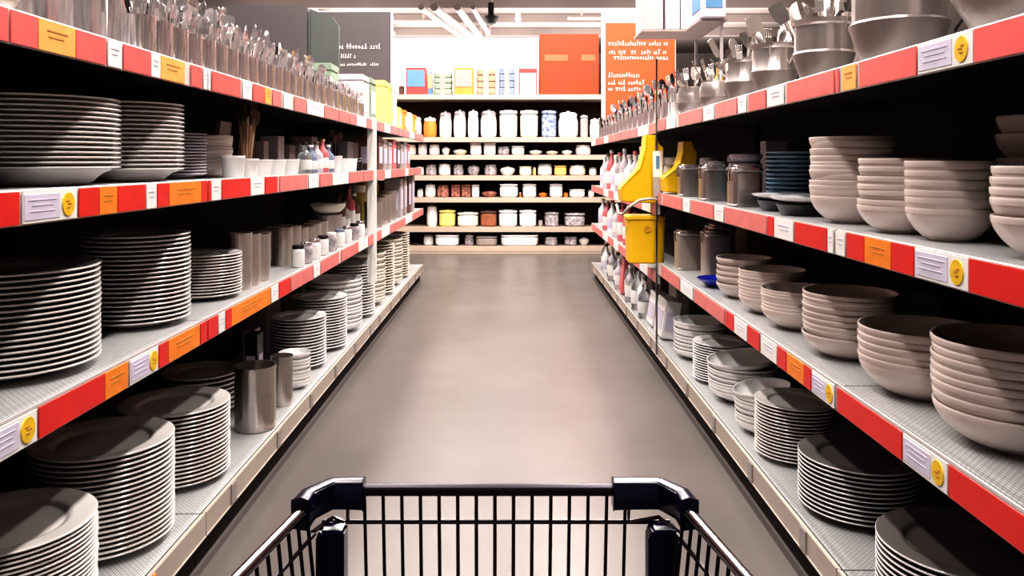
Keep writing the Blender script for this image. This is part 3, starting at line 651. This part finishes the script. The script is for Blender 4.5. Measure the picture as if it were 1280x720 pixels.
def bay(side, y0, y1, zs, label, overhead=False):
    s = -1 if side == 'L' else 1; E = EL if side == 'L' else ER; D = .62; KR = .03
    root = empty('shelving_bay', (s * (E + D / 2), (y0 + y1) / 2, 0)); off = Vector(root.location)
    tag(root, label, 'shelving', 'gondola shelving bays along the aisle')
    ya, yb = y0 + .003, y1 - .003; L = yb - ya; ym = (ya + yb) / 2
    def P(name, b, mats, bevel=0, par=None):
        b.v = [(v[0] - off.x, v[1] - off.y, v[2]) for v in b.v]
        return link(name, b.mesh(name, mats, False, bevel), parent=par or root)
    for k, z in zs.items():
        h = .07 if k < 4 else .075; bm_ = MB()
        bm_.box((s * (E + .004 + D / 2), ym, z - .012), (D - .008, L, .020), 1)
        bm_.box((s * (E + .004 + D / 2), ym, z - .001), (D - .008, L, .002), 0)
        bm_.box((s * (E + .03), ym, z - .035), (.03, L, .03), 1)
        sb = P('shelf_board', bm_, [M['deck'], M['dark']])  # board underside coloured near-black as if unlit
        rl = MB(); rl.box((s * (E - .005), ym, z - h / 2 + .002), (.014, L, h), 0)
        rl.tube([(s * (E - .009), ya, z + .002), (s * (E - .009), yb, z + .002)], .0035, 6, 1)
        rl.box((s * (E - .006), ym, z - h + .004), (.018, L, .004), 1)
        o = P('price_rail' if k < 4 else 'front_lip', rl, [M['rail'] if k < 4 else M['beige'], M['lip'] if k < 4 else M['beige']], 0, sb)
        if k < 4:
            sg = [q for q in SEG[side + str(k)]]; last = max(q[1] for q in sg)
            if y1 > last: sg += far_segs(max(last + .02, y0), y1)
            class _P: pass
            holder = sb
            segs2 = [(a, b, kd) for a, b, kd in sg if b > y0 and a < y1]
            before = set(holder.children)
            rail_tickets(holder, side, z - h / 2 + .003, h, segs2, y0, y1)
            for c in holder.children:
                if c not in before: c.location = Vector(c.location) - Vector((off.x, off.y, 0))
        else:
            t = MB()
            for yy in [ya + .25 + .55 * i for i in range(int((L - .3) / .55) + 1)]:
                t = MB().box((s * (E - .0145), yy, z - h / 2 + .004), (.004, .05, h * .9), 0)
                P('clip', t, [M['lip']], 0, sb)
            if side == 'L' and y0 < 2: P('orange_price_card', MB().box((s * (E - .0145), 2.17, z - h / 2 + .004), (.004, .09, h * .85), 0), [M['orangebox']], 0, sb)
    P('back_panel', MB().box((s * (E + D), ym, .88), (.012, L, 1.68)), [M['dark']])  # near-black colour keeps the shelf interior in shade
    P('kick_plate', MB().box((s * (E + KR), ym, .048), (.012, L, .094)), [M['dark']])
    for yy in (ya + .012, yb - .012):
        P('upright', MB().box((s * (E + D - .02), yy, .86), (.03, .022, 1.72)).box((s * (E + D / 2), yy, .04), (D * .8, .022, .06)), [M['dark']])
    if overhead:
        P('overhead_shelf', MB().box((s * (E + D - .26), 6.42, 2.335), (.54, .42, .016)).box((s * (E + D - .09), 5.98, 2.335), (.20, .46, .016)), [M['taupe']])
        for yy in (5.80, 6.6): P('overhead_post', MB().box((s * (E + D - .018), yy, 2.01), (.02, .02, .62)), [M['greybox']])
    return root, P
bay('L', -.4, 2.584, LZ, 'nearest shelving bay on the left, full of plate stacks')
b, P = bay('L', 2.584, 5.72, LZ, 'middle shelving bay on the left, steel cylinders and white pots')
P('front_post', MB().box((-EL + .004, 5.69, 1.04), (.062, .03, 1.17)), [M['white']])
bay('L', 5.72, 8.9, LZ, 'farthest shelving bay on the left, beyond the white post')
bay('R', -.7, 2.23, RZ, 'nearest shelving bay on the right, with large bowls')
b, P = bay('R', 2.23, 4.96, RZ, 'middle shelving bay on the right, pale bowls and steel canisters')
bay('R', 4.96, 7.1, FARRZ, 'third shelving bay on the right, just past the yellow bins', overhead=True)
P('front_post', MB().tube([(ER - .022, 4.95, .12), (ER - .022, 4.95, 1.95)], .006, 8), [M['chrome']])
bay('R', 7.1, 9.1, FARRZ, 'farthest shelving bay on the right, at the aisle end')
# ------------------------------------------------------------------ rear display
YB = 11.5
def bz(py): return CZ - (py - 203) * YB / 1000
root = empty('rear_display', (0, YB + .3, 0)); tag(root, 'wide rear shelving display across the aisle end', 'shelving')
def PR(name, b, mats):
    b.v = [(v[0], v[1] - YB - .3, v[2]) for v in b.v]; return link(name, b.mesh(name, mats, False), parent=root)
ROWZ = [bz(118), bz(171.4), bz(193.5), bz(219.4), bz(247), bz(284), bz(308)]
for i, z in enumerate(ROWZ):
    PR('shelf_board', MB().box((0, YB + .27, z - .035), (5.6, .54, .07)), [M['rearboard']])
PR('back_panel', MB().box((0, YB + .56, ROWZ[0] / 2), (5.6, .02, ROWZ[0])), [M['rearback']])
PR('base_plinth', MB().box((0, YB + .3, .02), (5.6, .5, .04)).box((0, YB + .02, .03), (5.6, .03, .06)), [M['rearboard']])
PR('white_header_panel', MB().box(((-2.8 + .395) / 2, YB + .4, (bz(42) + ROWZ[0]) / 2), (2.8 + .395, .04, bz(42) - ROWZ[0])), [M['panel']])
for X in (-2.78, 2.78): PR('side_panel', MB().box((X, YB + .27, ROWZ[0] / 2), (.04, .54, ROWZ[0])), [M['rearboard']])
o = link('orange_sign_panel', MB().box(((.40 + 1.25) / 2, YB + .06, (bz(42) + ROWZ[0]) / 2 + .001), (.85, .05, bz(42) - ROWZ[0])).mesh('op', M['orangepanel'], bevel=.006))
for x0, w in ((.47, .34), (1.0, .2)):
    link('blurred_lettering', MB().rbox((x0 + w / 2, 0, bz(72)), (w, .004, .09), .0015).mesh('bl', mat('pale_orange_lettering', (.74, .12, .05), .6)), (0, YB + .033, 0), o)
o.location = (0, 0, 0); tag(o, 'plain bright orange square panel with two pale blurred marks', 'sign')

ROWNAME = ['top', 'second', 'third', 'fourth', 'fifth', 'sixth', 'lowest']
CW = {'wood': 'straw coloured', 'bright': 'white', 'cream': 'cream', 'orangebox': 'orange', 'patblue': 'blue patterned', 'pat': 'grey patterned', 'patred': 'russet patterned', 'rust': 'rust brown',
      'paleyellow': 'pale yellow', 'brown': 'dark brown', 'palegreen': 'pale green', 'bluegrey': 'blue grey', 'redbox': 'red', 'bluebox': 'blue', 'greybox': 'grey', 'taupe': 'taupe', 'olive': 'olive'}
REAR = [
 [(497, 504, 106, 'brown', 'tub'), (507, 533, 84, 'redbox', 'box'), (534, 540, 88, 'bluebox', 'box'), (541, 565, 90, 'palegreen', 'pack'), (567, 592, 84, 'orangebox', 'box'), (595, 620, 86, 'wood', 'pack'), (623, 644, 84, 'bluegrey', 'pack'), (648, 672, 85, 'redbox', 'box')],
 [(499, 507, 147, 'orangebox', 'jar'), (510, 526, 144, 'cream', 'jar'), (528, 545, 145, 'orangebox', 'jar'), (548, 564, 138, 'bright', 'jar'), (566, 582, 136, 'bright', 'jar'), (584, 598, 136, 'bright', 'jar'), (600, 621, 136, 'bright', 'jar'), (624, 647, 137, 'bright', 'tub'), (650, 673, 137, 'cream', 'tub'), (677, 696, 137, 'patblue', 'tub'), (698, 724, 138, 'bright', 'jar'), (726, 736, 143, 'greybox', 'tub'), (738, 751, 147, 'bright', 'jar')],
 [(505, 519, 180, 'cream', 'jar'), (521, 533, 178, 'bright', 'jar'), (535, 549, 179.5, 'bright', 'jar'), (551, 562, 183, 'bright', 'bowl'), (565, 584, 186, 'cream', 'bowl'), (587, 602, 178, 'bright', 'tub'), (604, 620, 178, 'bright', 'tub'), (622, 637, 183, 'pat', 'tub'), (639, 656, 182, 'bright', 'tub'), (661, 679, 187, 'bright', 'bowl'), (682, 699, 188, 'cream', 'bowl'), (702, 717, 187, 'bright', 'bowl'), (720, 740, 180, 'bright', 'jar')],
 [(517, 529, 208, 'bright', 'jar'), (531, 545, 205, 'pat', 'jar'), (547, 563, 204, 'bright', 'jar'), (566, 579, 205, 'pat', 'jar'), (583, 600, 206, 'pat', 'bowl'), (605, 621, 205, 'pat', 'jar'), (624, 645, 208, 'bright', 'bowl'), (649, 665, 208, 'cream', 'tub'), (666, 670.5, 209, 'paleyellow', 'jar'), (672, 691, 204, 'bright', 'jar'), (693, 709, 207, 'paleyellow', 'tub'), (712, 733, 206, 'cream', 'jar'), (737, 747, 209, 'bright', 'jar')],
 [(520, 528, 236, 'bright', 'jar'), (530, 544, 230, 'bright', 'jar'), (545, 561, 231, 'patred', 'jar'), (563, 575, 231, 'patred', 'tub'), (576, 588, 231, 'patred', 'tub'), (589, 599, 231, 'bright', 'tub'), (601, 622, 239, 'patred', 'bowl'), (624, 648, 230, 'bright', 'tub'), (649, 652, 241, 'orangebox', 'jar'), (653, 671, 230, 'bright', 'tub'), (673, 685, 241, 'orangebox', 'bowl'), (687, 704, 230, 'bright', 'tub'), (705, 711, 241, 'orangebox', 'jar'), (712, 732, 237, 'bright', 'tub'), (736, 744, 237, 'bright', 'jar')],
 [(532, 546, 257, 'bright', 'jar'), (548, 569, 263, 'paleyellow', 'tub'), (571, 598, 266, 'cream', 'tub'), (600, 621, 264, 'rust', 'tub'), (623, 647, 263, 'bright', 'tub'), (649, 671, 263, 'bright', 'tub'), (673, 679, 276, 'greybox', 'jar'), (681, 699, 266, 'pat', 'tub'), (706, 732, 267, 'pat', 'tub')],
 [(528, 541, 294, 'bright', 'jar'), (543, 574, 294, 'bright', 'tub'), (580, 592, 294, 'pat', 'jar'), (594, 622, 296, 'taupe', 'tub'), (625, 674, 294, 'bright', 'tub'), (681, 698, 297, 'pat', 'jar'), (706, 722, 297, 'pat', 'tub'), (724, 738, 298, 'bright', 'bowl')],
]
NM = {'jar': 'lidded_jar', 'tub': 'storage_tub', 'box': 'carton', 'pack': 'linen_pack', 'bowl': 'covered_bowl'}
for ri, row in enumerate(REAR):
    z = ROWZ[ri]
    for k, (x0, x1, yt, m, kind) in enumerate(row):
        Yc = YB + .18; w = (x1 - x0) * YB / 1000 * .97; X = ((x0 + x1) / 2 - 640) * (YB + .05) / 1000; h = bz(yt) - z; r = w / 2; d = min(w, .3)
        nm = NM[kind]
        if kind == 'jar':
            h1 = h * .78
            o = link(nm, MB().lathe([(0, 0), (r * .8, 0), (r * .97, h1 * .1), (r, h1 * .3), (r, h1 * .75), (r * .85, h1), (0, h1)], 24).mesh(nm, M[m]), (X, Yc, z + .001))
            link('lid', MB().lathe([(0, 0), (r * .9, 0), (r * .92, h * .1), (r * .7, h * .16), (r * .2, h * .17), (r * .2, h * .22), (0, h * .22)], 24).mesh('lid', M[m if R.random() < .6 else ('bright' if m != 'bright' else 'pat')]), (0, 0, h1), o)
        elif kind == 'tub':
            o = link(nm, MB().rbox((0, 0, h * .42), (w, d, h * .84), min(w, d) * .28, taper=.97).mesh(nm, M[m]), (X, Yc, z + .001))
            link('lid', MB().rbox((0, 0, h * .06), (w * 1.0, d, h * .12), min(w, d) * .2).rbox((0, 0, h * .13), (w * .5, d * .3, h * .05), d * .1).mesh('lid', M[m if m != 'rust' else 'brown']), (0, 0, h * .85), o)
        elif kind == 'bowl':
            o = link(nm, MB().lathe([(0, 0), (r * .55, 0), (r * .85, h * .3), (r, h * .6), (r * .96, h * .6), (0, h * .58)], 24).mesh(nm, M[m]), (X, Yc, z + .001))
            link('lid', MB().lathe([(0, 0), (r * .97, 0), (r * .8, h * .2), (r * .3, h * .33), (r * .15, h * .36), (r * .15, h * .4), (0, h * .4)], 24).mesh('lid', M[m]), (0, 0, h * .6), o)
        elif kind == 'box':
            o = link(nm, MB().box((0, 0, h * .45), (w, d, h * .9)).box((0, 0, h * .95), (w * 1.01, d * 1.01, h * .1)).mesh(nm, M[m], bevel=.004), (X, Yc, z + .001))
            link('printed_panel', MB().box((0, -d / 2 - .004, h * (.6 if k != 7 else .42)), (w * .86, .004, h * (.62 if k != 7 else .8))).mesh('pp', M[{1: 'bluebox', 2: 'paleyellow', 4: 'taupe'}.get(k, 'lilacbox')]), parent=o)
        else:
            b = MB()
            for q in range(4): b.rbox((0, 0, h * (.125 + .25 * q)), (w * (1 - .03 * (q % 2)), d, h * .25), min(w, d) * .16)
            o = link(nm, b.mesh(nm, M[m]), (X, Yc, z + .001))
            link('paper_band', MB().box((0, -d / 2 - .004, h * .5), (w * .3, .004, h * .98)).mesh('pb', M['taupe']), parent=o)
        kw = {'jar': 'lidded jar', 'tub': 'storage tub', 'box': 'carton', 'pack': 'linen pack', 'bowl': 'covered bowl'}[kind]
        pos = ORD[k + 1] + ' from the left'
        tag(o, f'{CW[m]} {kw}, {pos} on the {ROWNAME[ri]} shelf of the rear display', {'jar': 'jar', 'tub': 'tub', 'box': 'box', 'pack': 'linen', 'bowl': 'bowl'}[kind], f'goods on the {ROWNAME[ri]} shelf of the rear display')

# ------------------------------------------------------------------ signs
def scribble(b, x0, x1, z, h, y, mi=0, seed=1):
    q = random.Random(seed); x = x0
    while x < x1:
        w = h * q.uniform(.25, .6); hh = h * q.choice((.6, .62, 1.0, .65))
        if q.random() < .14: x += h * .5; continue
        b.box((x + w / 2, y, z + hh / 2), (w * .35, .003, hh), mi)
        b.box((x + w / 2, y, z + (hh * q.choice((.1, .5, .9)))), (w, .003, h * .16), mi); x += w + h * .1
o = empty('aisle_sign', (-1.78, 8.7, 1.613))
link('sign_board', MB().box((0, 0, .80), (.93, .04, 1.06)).mesh('sb', M['signgrey'], bevel=.006), parent=o)
link('board_edge', MB().box((.474, 0, .80), (.018, .046, 1.07)).box((0, 0, 1.336), (.96, .046, .016)).mesh('be', M['white']), parent=o)
for a_, b_, z_, h_, q_ in ((-.32, .34, .93, .055, 3), (-.12, .10, .83, .045, 4), (-.14, .33, .745, .035, 5)):
    t = MB(); scribble(t, a_, b_, z_, h_, -.023, seed=q_); link('lettering', t.mesh('tx', M['signtext'], False), parent=o)
link('sign_post', MB().box((.225, .012, .14), (.03, .02, .28)).box((.4, .012, .14), (.03, .02, .28)).mesh('sp', M['greybox']), parent=o)
tag(o, 'grey sign with three lines of pale lettering above the left shelving end', 'sign')
o = empty('aisle_sign', (-1.8, 6.9, 1.613))
link('sign_board', MB().prism([(-.66, .2), (.04, .2), (.04, 1.03), (.0, 1.05), (-.66, 1.05)], 'y', -.02, .02).mesh('sb', M['signgrey'], bevel=.004), parent=o)
link('side_board', MB().prism([(.045, .2), (.06, .99), (.045, 1.0)], 'y', -.02, .02).prism([(.04, .2), (.30, .2), (.30, .88), (.24, .96), (.04, 1.03)], 'y', .03, .06).mesh('sb2', M['signgreen'], bevel=.004), parent=o)
link('sign_post', MB().box((.215, .045, .10), (.02, .02, .20)).box((.28, .045, .10), (.02, .02, .20)).mesh('sp', M['greybox']), parent=o)
tag(o, 'dark grey blank sign with cut corner above left cutlery pots', 'sign')
o = empty('aisle_sign', (1.40, 8.85, 1.57))
link('sign_board', MB().box((0, 0, .805), (.82, .04, 1.27)).mesh('sb', M['white'], bevel=.008), parent=o)
link('red_face', MB().box((.015, -.023, .735), (.77, .006, 1.09)).mesh('rf', M['signred'], bevel=.002), parent=o)
for i, (x0, x1, z) in enumerate(((-.34, .3, 1.03), (-.33, .3, .935), (-.28, .3, .875), (-.34, .0, .68), (-.34, .05, .60), (-.34, .0, .53))):
    t = MB(); scribble(t, x0, x1, z, .052, -.028, seed=20 + i); link('lettering', t.mesh('tx', M['signtext'], False), parent=o)
link('sign_foot', MB().box((-.3, 0, .085), (.04, .06, .17)).box((.08, 0, .085), (.04, .06, .18)).mesh('sf', M['white']), parent=o)
tag(o, 'red sign with white frame and white lettering above the right shelving end', 'sign')

# ------------------------------------------------------------------ shopping cart
cart = empty('shopping_cart', (-.022, .75, 0)); tag(cart, 'dark wire shopping cart with navy corner caps in the aisle foreground', 'cart')
cx, cy = -.022, .75
def PC(name, b, mats, smooth=True, bevel=0, par=None):
    b.v = [(v[0] - cx, v[1] - cy, v[2]) for v in b.v]; return link(name, b.mesh(name, mats, smooth, bevel), parent=par or cart)
ZR, ZB, YF, YBk = .860, .46, 1.10, .25
def sx(y): return .243 + (1.07 - y) * .16       # half width of the rim
def side_x(sgn, y, z): return cx + sgn * (sx(y) - (ZR - z) * .10)
b = MB().tube([(cx - .19, YF, ZR), (cx + .172, YF, ZR)], .0085, 10); PC('front_rim', b, M['wire'])
for sgn in (-1, 1):
    PC('side_rim', MB().tube([(side_x(sgn, 1.055, ZR), 1.055, ZR), (side_x(sgn, .6, ZR), .6, ZR), (side_x(sgn, YBk, ZR), YBk, ZR)], .0075, 10), M['chrome'])
    b = MB()
    n = 30
    for i in range(n):
        y = 1.045 - i * (1.045 - YBk) / (n - 1)
        b.tube([(side_x(sgn, y, ZR), y, ZR), (side_x(sgn, y, ZB), y, ZB)], .0024, 6)
    for z in (ZR - .043, ZR - .16, ZR - .28, ZB): b.tube([(side_x(sgn, 1.06, z), 1.06, z), (side_x(sgn, YBk, z), YBk, z)], .003, 6)
    PC('side_grid', b, M['wire'])
b = MB(); xs = [cx - .181 + i * .02565 for i in range(15)]
for x in xs: b.tube([(x, YF, ZR), (cx + (x - cx) * .93, YF - .02, ZB)], .0025, 6)
for z in (ZR - .043, ZR - .2, ZR - .3, ZB):
    q = (ZR - z) / (ZR - ZB); b.tube([(cx - .24 * (1 - .05 * q), YF - .02 * q, z), (cx + .24 * (1 - .05 * q), YF - .02 * q, z)], .0032, 6)
PC('front_grid', b, M['wire'])
for sgn in (-1, 1):
    e = .203 if sgn < 0 else .182 ; w = (.253 if sgn < 0 else .253)
    path = [(cx + sgn * (e - .022), YF), (cx + sgn * (w - .028), YF), (cx + sgn * (w - .005), YF - .035), (cx + sgn * (w - .003), YF - .068)]
    b = MB(); N = len(path)
    nrm = [(0, 1), (sgn * .35, .94), (sgn * .94, .35), (sgn, .1)]
    vs = []
    for (x, y), (nx, ny) in zip(path, nrm):
        for dz, dn in ((.013, -.010), (.016, 0), (.013, .012), (-.022, .012), (-.024, -.010)): vs.append((x + nx * dn, y + ny * dn, ZR + dz))
    fs = []
    for k in range(N - 1):
        for i in range(5): j = (i + 1) % 5; fs.append((k * 5 + i, k * 5 + j, k * 5 + 5 + j, k * 5 + 5 + i))
    fs += [tuple(range(5)), tuple(reversed(range((N - 1) * 5, N * 5)))]
    b.add(vs, fs); PC('corner_cap', b, M['navy'], bevel=.0015)
    xa, xb = (-.262 + .022, -.224 + .022) if sgn < 0 else (.182 + .022, .2225 + .022)
    PC('corner_post', MB().prism([(cx + xa, ZB - .01), (cx + xb, ZB - .01), (cx + xb + (0 if sgn < 0 else 0), ZR - .043), (cx + xb - .006, ZR - .041), (cx + xa + .006, ZR - .041), (cx + xa, ZR - .05)], 'y', YF - .035, YF - .005), M['navy'], bevel=.003)
    PC('corner_wire', MB().tube([(cx + sgn * (e - .0), YF - .004, ZR - .01), (cx + sgn * e, YF - .004, ZR - .043), (cx + sgn * (w - .03), YF - .004, ZR - .036), (cx + sgn * (w - .006), YF - .03, ZR - .046)], .003, 8), M['chrome'])
b = MB()
for i in range(14): x = -.19 + i * .38 / 13; b.tube([(cx + x * .95, YF - .02, ZB), (cx + x * 1.5, YBk, ZB)], .0024, 6)
for y in (.4, .6, .8, 1.0): b.tube([(side_x(-1, y, ZB), y, ZB), (side_x(1, y, ZB), y, ZB)], .003, 6)
PC('basket_floor', b, M['wire'])
b = MB()
for sgn in (-1, 1):
    b.tube([(cx + sgn * .2, 1.0, .12), (cx + sgn * .25, .3, .16), (cx + sgn * .27, .28, .46)], .012, 10)
    b.tube([(cx + sgn * .2, .95, .13), (cx + sgn * .2, .8, .455)], .01, 10)
b.tube([(cx - .2, 1.0, .12), (cx + .2, 1.0, .12)], .012, 10); b.tube([(cx - .25, .3, .16), (cx + .25, .3, .16)], .012, 10)
PC('chassis', b, M['chrome'])
for sgn in (-1, 1):
    for y, x in ((.98, .2), (.32, .25)):
        c = PC('caster', MB().box((cx + sgn * x, y, .105), (.035, .03, .03)).box((cx + sgn * x - .016, y, .075), (.004, .03, .06)).box((cx + sgn * x + .016, y, .075), (.004, .03, .06)), M['chrome'], False)
        bw = MB().lathe([(0, -.012), (.04, -.012), (.05, -.008), (.05, .008), (.04, .012), (0, .012)], 28)
        bw.v = [(cx + sgn * x + v[2], y + v[0], .0505 + v[1]) for v in bw.v]; PC('wheel', bw, M['rubber'], par=c)
PC('handle', MB().tube([(side_x(-1, YBk, ZR), YBk, ZR), (side_x(-1, .2, ZR), .19, ZR + .06), (side_x(1, .2, ZR), .19, ZR + .06), (side_x(1, YBk, ZR), YBk, ZR)], .012, 12), M['navy'])

# ------------------------------------------------------------------ room
def quad(name, vs, m):
    me = MB().add(vs, [(0, 1, 2, 3)]).mesh(name, M[m], False); return struct(link(name, me))
ZC = 4.7
struct(link('floor', MB().box((0, 10, -.05), (18, 30, .1)).mesh('floor', M['floor'], False)))
struct(link('ceiling', MB().box((0, 10, ZC + .05), (18, 30, .1)).mesh('ceiling', M['ceil'], False)))
struct(link('wall_back', MB().box((0, 24.9, ZC / 2), (18, .1, ZC)).mesh('wb', M['wall'], False)))
struct(link('wall_left', MB().box((-8.95, 10, ZC / 2), (.1, 30, ZC)).mesh('wl', M['wall'], False)))
struct(link('wall_right', MB().box((8.95, 10, ZC / 2), (.1, 30, ZC)).mesh('wr', M['wall'], False)))
struct(link('wall_front', MB().box((0, -4.95, ZC / 2), (18, .1, ZC)).mesh('wf', M['wall'], False)))
for i, y in enumerate((16.6, 18.3, 20.2)):
    o = link('ceiling_beam', MB().box((0, y, ZC - .1), (17.6, .16, .195)).mesh('beam', M['ceil'], bevel=.01)); tag(o, ORD[i + 1] + ' ceiling beam counted from the front, high behind rear display', 'beam', 'ceiling beams')
PIPES = [((-1.75, 15.4), (-1.1, 19.6), .06), ((-1.5, 15.4), (-.85, 19.6), .08), ((-1.05, 15.4), (-.7, 19.8), .07), ((-.75, 15.4), (-.55, 18.5), .05)]
for i, (a, b_, r) in enumerate(PIPES):
    pts = [(a[0], a[1], 4.30), (a[0] * .7 + b_[0] * .3, a[1] * .7 + b_[1] * .3, 4.28), (b_[0], b_[1], 4.3), (b_[0] + .02, b_[1] + .3, 4.69)]
    o = link('conduit_pipe', MB().tube(pts, r, 12).mesh('pipe', M['pipe'])); tag(o, ('leftmost', 'second from left', 'third from left', 'rightmost')[i] + ' of four pale pipes running under the ceiling', 'pipe', 'ceiling pipes')
for i, (x0, x1, y, z) in enumerate(((-4.2, -1.6, 17.2, 4.35), (1.2, 4.4, 17.2, 4.42))):
    b = MB().tube([(x0, y, z), (x1, y, z)], .045, 10)
    for x in (x0 + .3, (x0 + x1) / 2, x1 - .3): b.tube([(x, y, z), (x, y, ZC - .002)], .03, 8)
    o = link('sprinkler_pipe', b.mesh('pipe', M['pipe'])); tag(o, ('left', 'right')[i] + ' pale crosswise pipe hung below the ceiling beams', 'pipe', 'crosswise ceiling pipes')
o = link('pendant_stem', MB().tube([(.13, 17.2, 4.698), (.13, 17.2, 4.36)], .05, 12).lathe([(0, 4.30), (.04, 4.30), (.06, 4.34), (.05, 4.4)], 12, (.13, 17.2, .04)).mesh('st', M['lamp'])); tag(o, 'small white lamp stub hanging from the ceiling over rear display', 'lamp')
o = link('camera_dome', MB().lathe([(0, -.14), (.09, -.1), (.14, 0), (.15, .05), (.06, .06), (.06, .32), (0, .32)], 24).mesh('cd', M['black']), (-.42, 16.0, 4.27)); o.location.z = 4.18 + .0; tag(o, 'small dark dome hanging from the ceiling near the pipes', 'dome')
link_c = MB().tube([(-.42, 16.0, 4.49), (-.42, 16.0, 4.699)], .03, 8); link('stem', link_c.mesh('stem', M['pipe']), (.42, -16.0, -4.18), o)
def fixture(x, y, i, L=1.35, x2=1.0):
    o = empty('ceiling_light', (x, y, 4.447))
    link('housing', MB().rbox((0, 0, .06), (x2, L, .08), .03).box((0, L * .35, .16), (.03, .03, .18)).box((0, -L * .35, .16), (.03, .03, .18)).mesh('h', M['white']), parent=o)
    link('diffuser', MB().rbox((0, 0, .012), (x2 * .9, L * .97, .02), .009).mesh('d', M['lamp']), parent=o)
    return tag(o, ['bright ceiling light panel above the grey signs, upper left', 'bright ceiling light panel farther back, upper left'][i], 'light', 'ceiling light panels')
fixture(-4.6, 17.45, 0); fixture(-3.4, 19.25, 1)

# ------------------------------------------------------------------ labels for goods on the aisle shelves
def nth(i, n):
    return 'nearest' if i == 0 else ('farthest' if i == n - 1 and n > 2 else ORD[i + 1] + ' nearest')
from collections import defaultdict
grp = defaultdict(list)
for it in ITEMS: grp[(it[0], it[3])].append(it)
for (sh, desc), lst in grp.items():
    lst.sort(key=lambda t: t[1])
    for i, it in enumerate(lst):
        where = '' if 'overhead' in desc else ' on ' + SHELF[sh]
        tag(it[4], (desc + where) if len(lst) == 1 else f'{nth(i, len(lst))} {desc}{where}', it[5], None if len(lst) == 1 else f'{desc}s on the {SHELF[sh]}')
for pot, o, kd, colour in HELD:
    base = pot['label']
    for a_, b_ in ((' holding brown utensils', ''), (' holding dark utensils', ''), ('small ribbed ', ''), ('tall ribbed ', ''), ('tall steel utensil', 'utensil'), (' in the front row', ''), (' in the back row', ' at the back'), ('two-tone tapered ', 'tapered '), ('large tapered', 'large')):
        base = base.replace(a_, b_)
    tag(o, f'{colour} {kd} in {base}', kd if kd != 'ladle' else 'ladle', f'{kd}s in the {base}')
sg = defaultdict(list)
for s in STACKS: sg[s[0]].append(s)
for sh, lst in sg.items():
    lst.sort(key=lambda t: t[1])
    for i, (_, Y, kind, colour, objs) in enumerate(lst):
        for k, o in enumerate(objs):
            w = 'top' if k == 0 else 'bottom' if k == len(objs) - 1 else ORD[k + 1]
            st = nth(i, len(lst)) + ' stack'
            tail = f'from top of {st}' if w not in ('top', 'bottom') else f'of {st}'
            tag(o, f'{colour} {kind}, {w} {tail} on {SHELF[sh]}', kind, f'{nth(i, len(lst))} {kind} stack on {SHELF[sh]}')

# ------------------------------------------------------------------ light, world, camera
def area(name, loc, rot, sx_, sy_, power, col=(1, .93, .89), spread=180):
    l = bpy.data.lights.new(name, 'AREA'); l.shape = 'RECTANGLE'; l.size = sx_; l.size_y = sy_; l.energy = power; l.color = col; l.spread = radians(spread)
    o = bpy.data.objects.new(name, l); COL.objects.link(o); o.location = loc; o.rotation_euler = rot; return o
area('aisle_strip_light_left', (-.72, 5.6, 4.4), (0, 0, 0), .22, 13.0, 300)
area('aisle_strip_light_right', (.66, 5.6, 4.4), (0, 0, 0), .22, 13.0, 440)
area('far_fill_left', (-1.7, 6.7, 4.4), (0, radians(22), 0), .3, 7.8, 260)  # added fill, no fixture: brightens the far right shelves
area('far_fill_right', (1.65, 7.4, 4.4), (0, radians(-22), 0), .3, 6.4, 230)  # added fill, no fixture: brightens the far left shelves
area('rear_fill', (0, 10.2, 4.2), (radians(-8), 0, 0), 3.0, .8, 30)  # extra fill added to wash out the whites at the aisle end
area('ceiling_fill', (0, 18.5, 3.6), (pi, 0, 0), 12, 6, 700)  # upward fill added under the far ceiling to brighten it
area('side_aisle_light_left', (-3.4, 7, 4.4), (0, 0, 0), .8, 10, 30)
area('side_aisle_light_right', (3.4, 7, 4.4), (0, 0, 0), .8, 10, 30)
w = bpy.data.worlds.new('store_ambient'); scene.world = w; w.use_nodes = True
w.node_tree.nodes['Background'].inputs['Color'].default_value = (1, .95, .92, 1); w.node_tree.nodes['Background'].inputs['Strength'].default_value = .2
cam = bpy.data.cameras.new('camera'); co = bpy.data.objects.new('camera', cam); COL.objects.link(co)
co.location = (0, 0, CZ); co.rotation_euler = (pi / 2, 0, 0); cam.sensor_width = 36; cam.lens = 36 * 1000 / 1280; cam.shift_y = -157 / 1280; cam.clip_start = .05
scene.camera = co
scene.view_settings.view_transform = 'Standard'; scene.view_settings.look = 'High Contrast'; scene.view_settings.exposure = 0.12
scene.cycles.max_bounces = 6; scene.cycles.diffuse_bounces = 2; scene.cycles.use_denoising = True
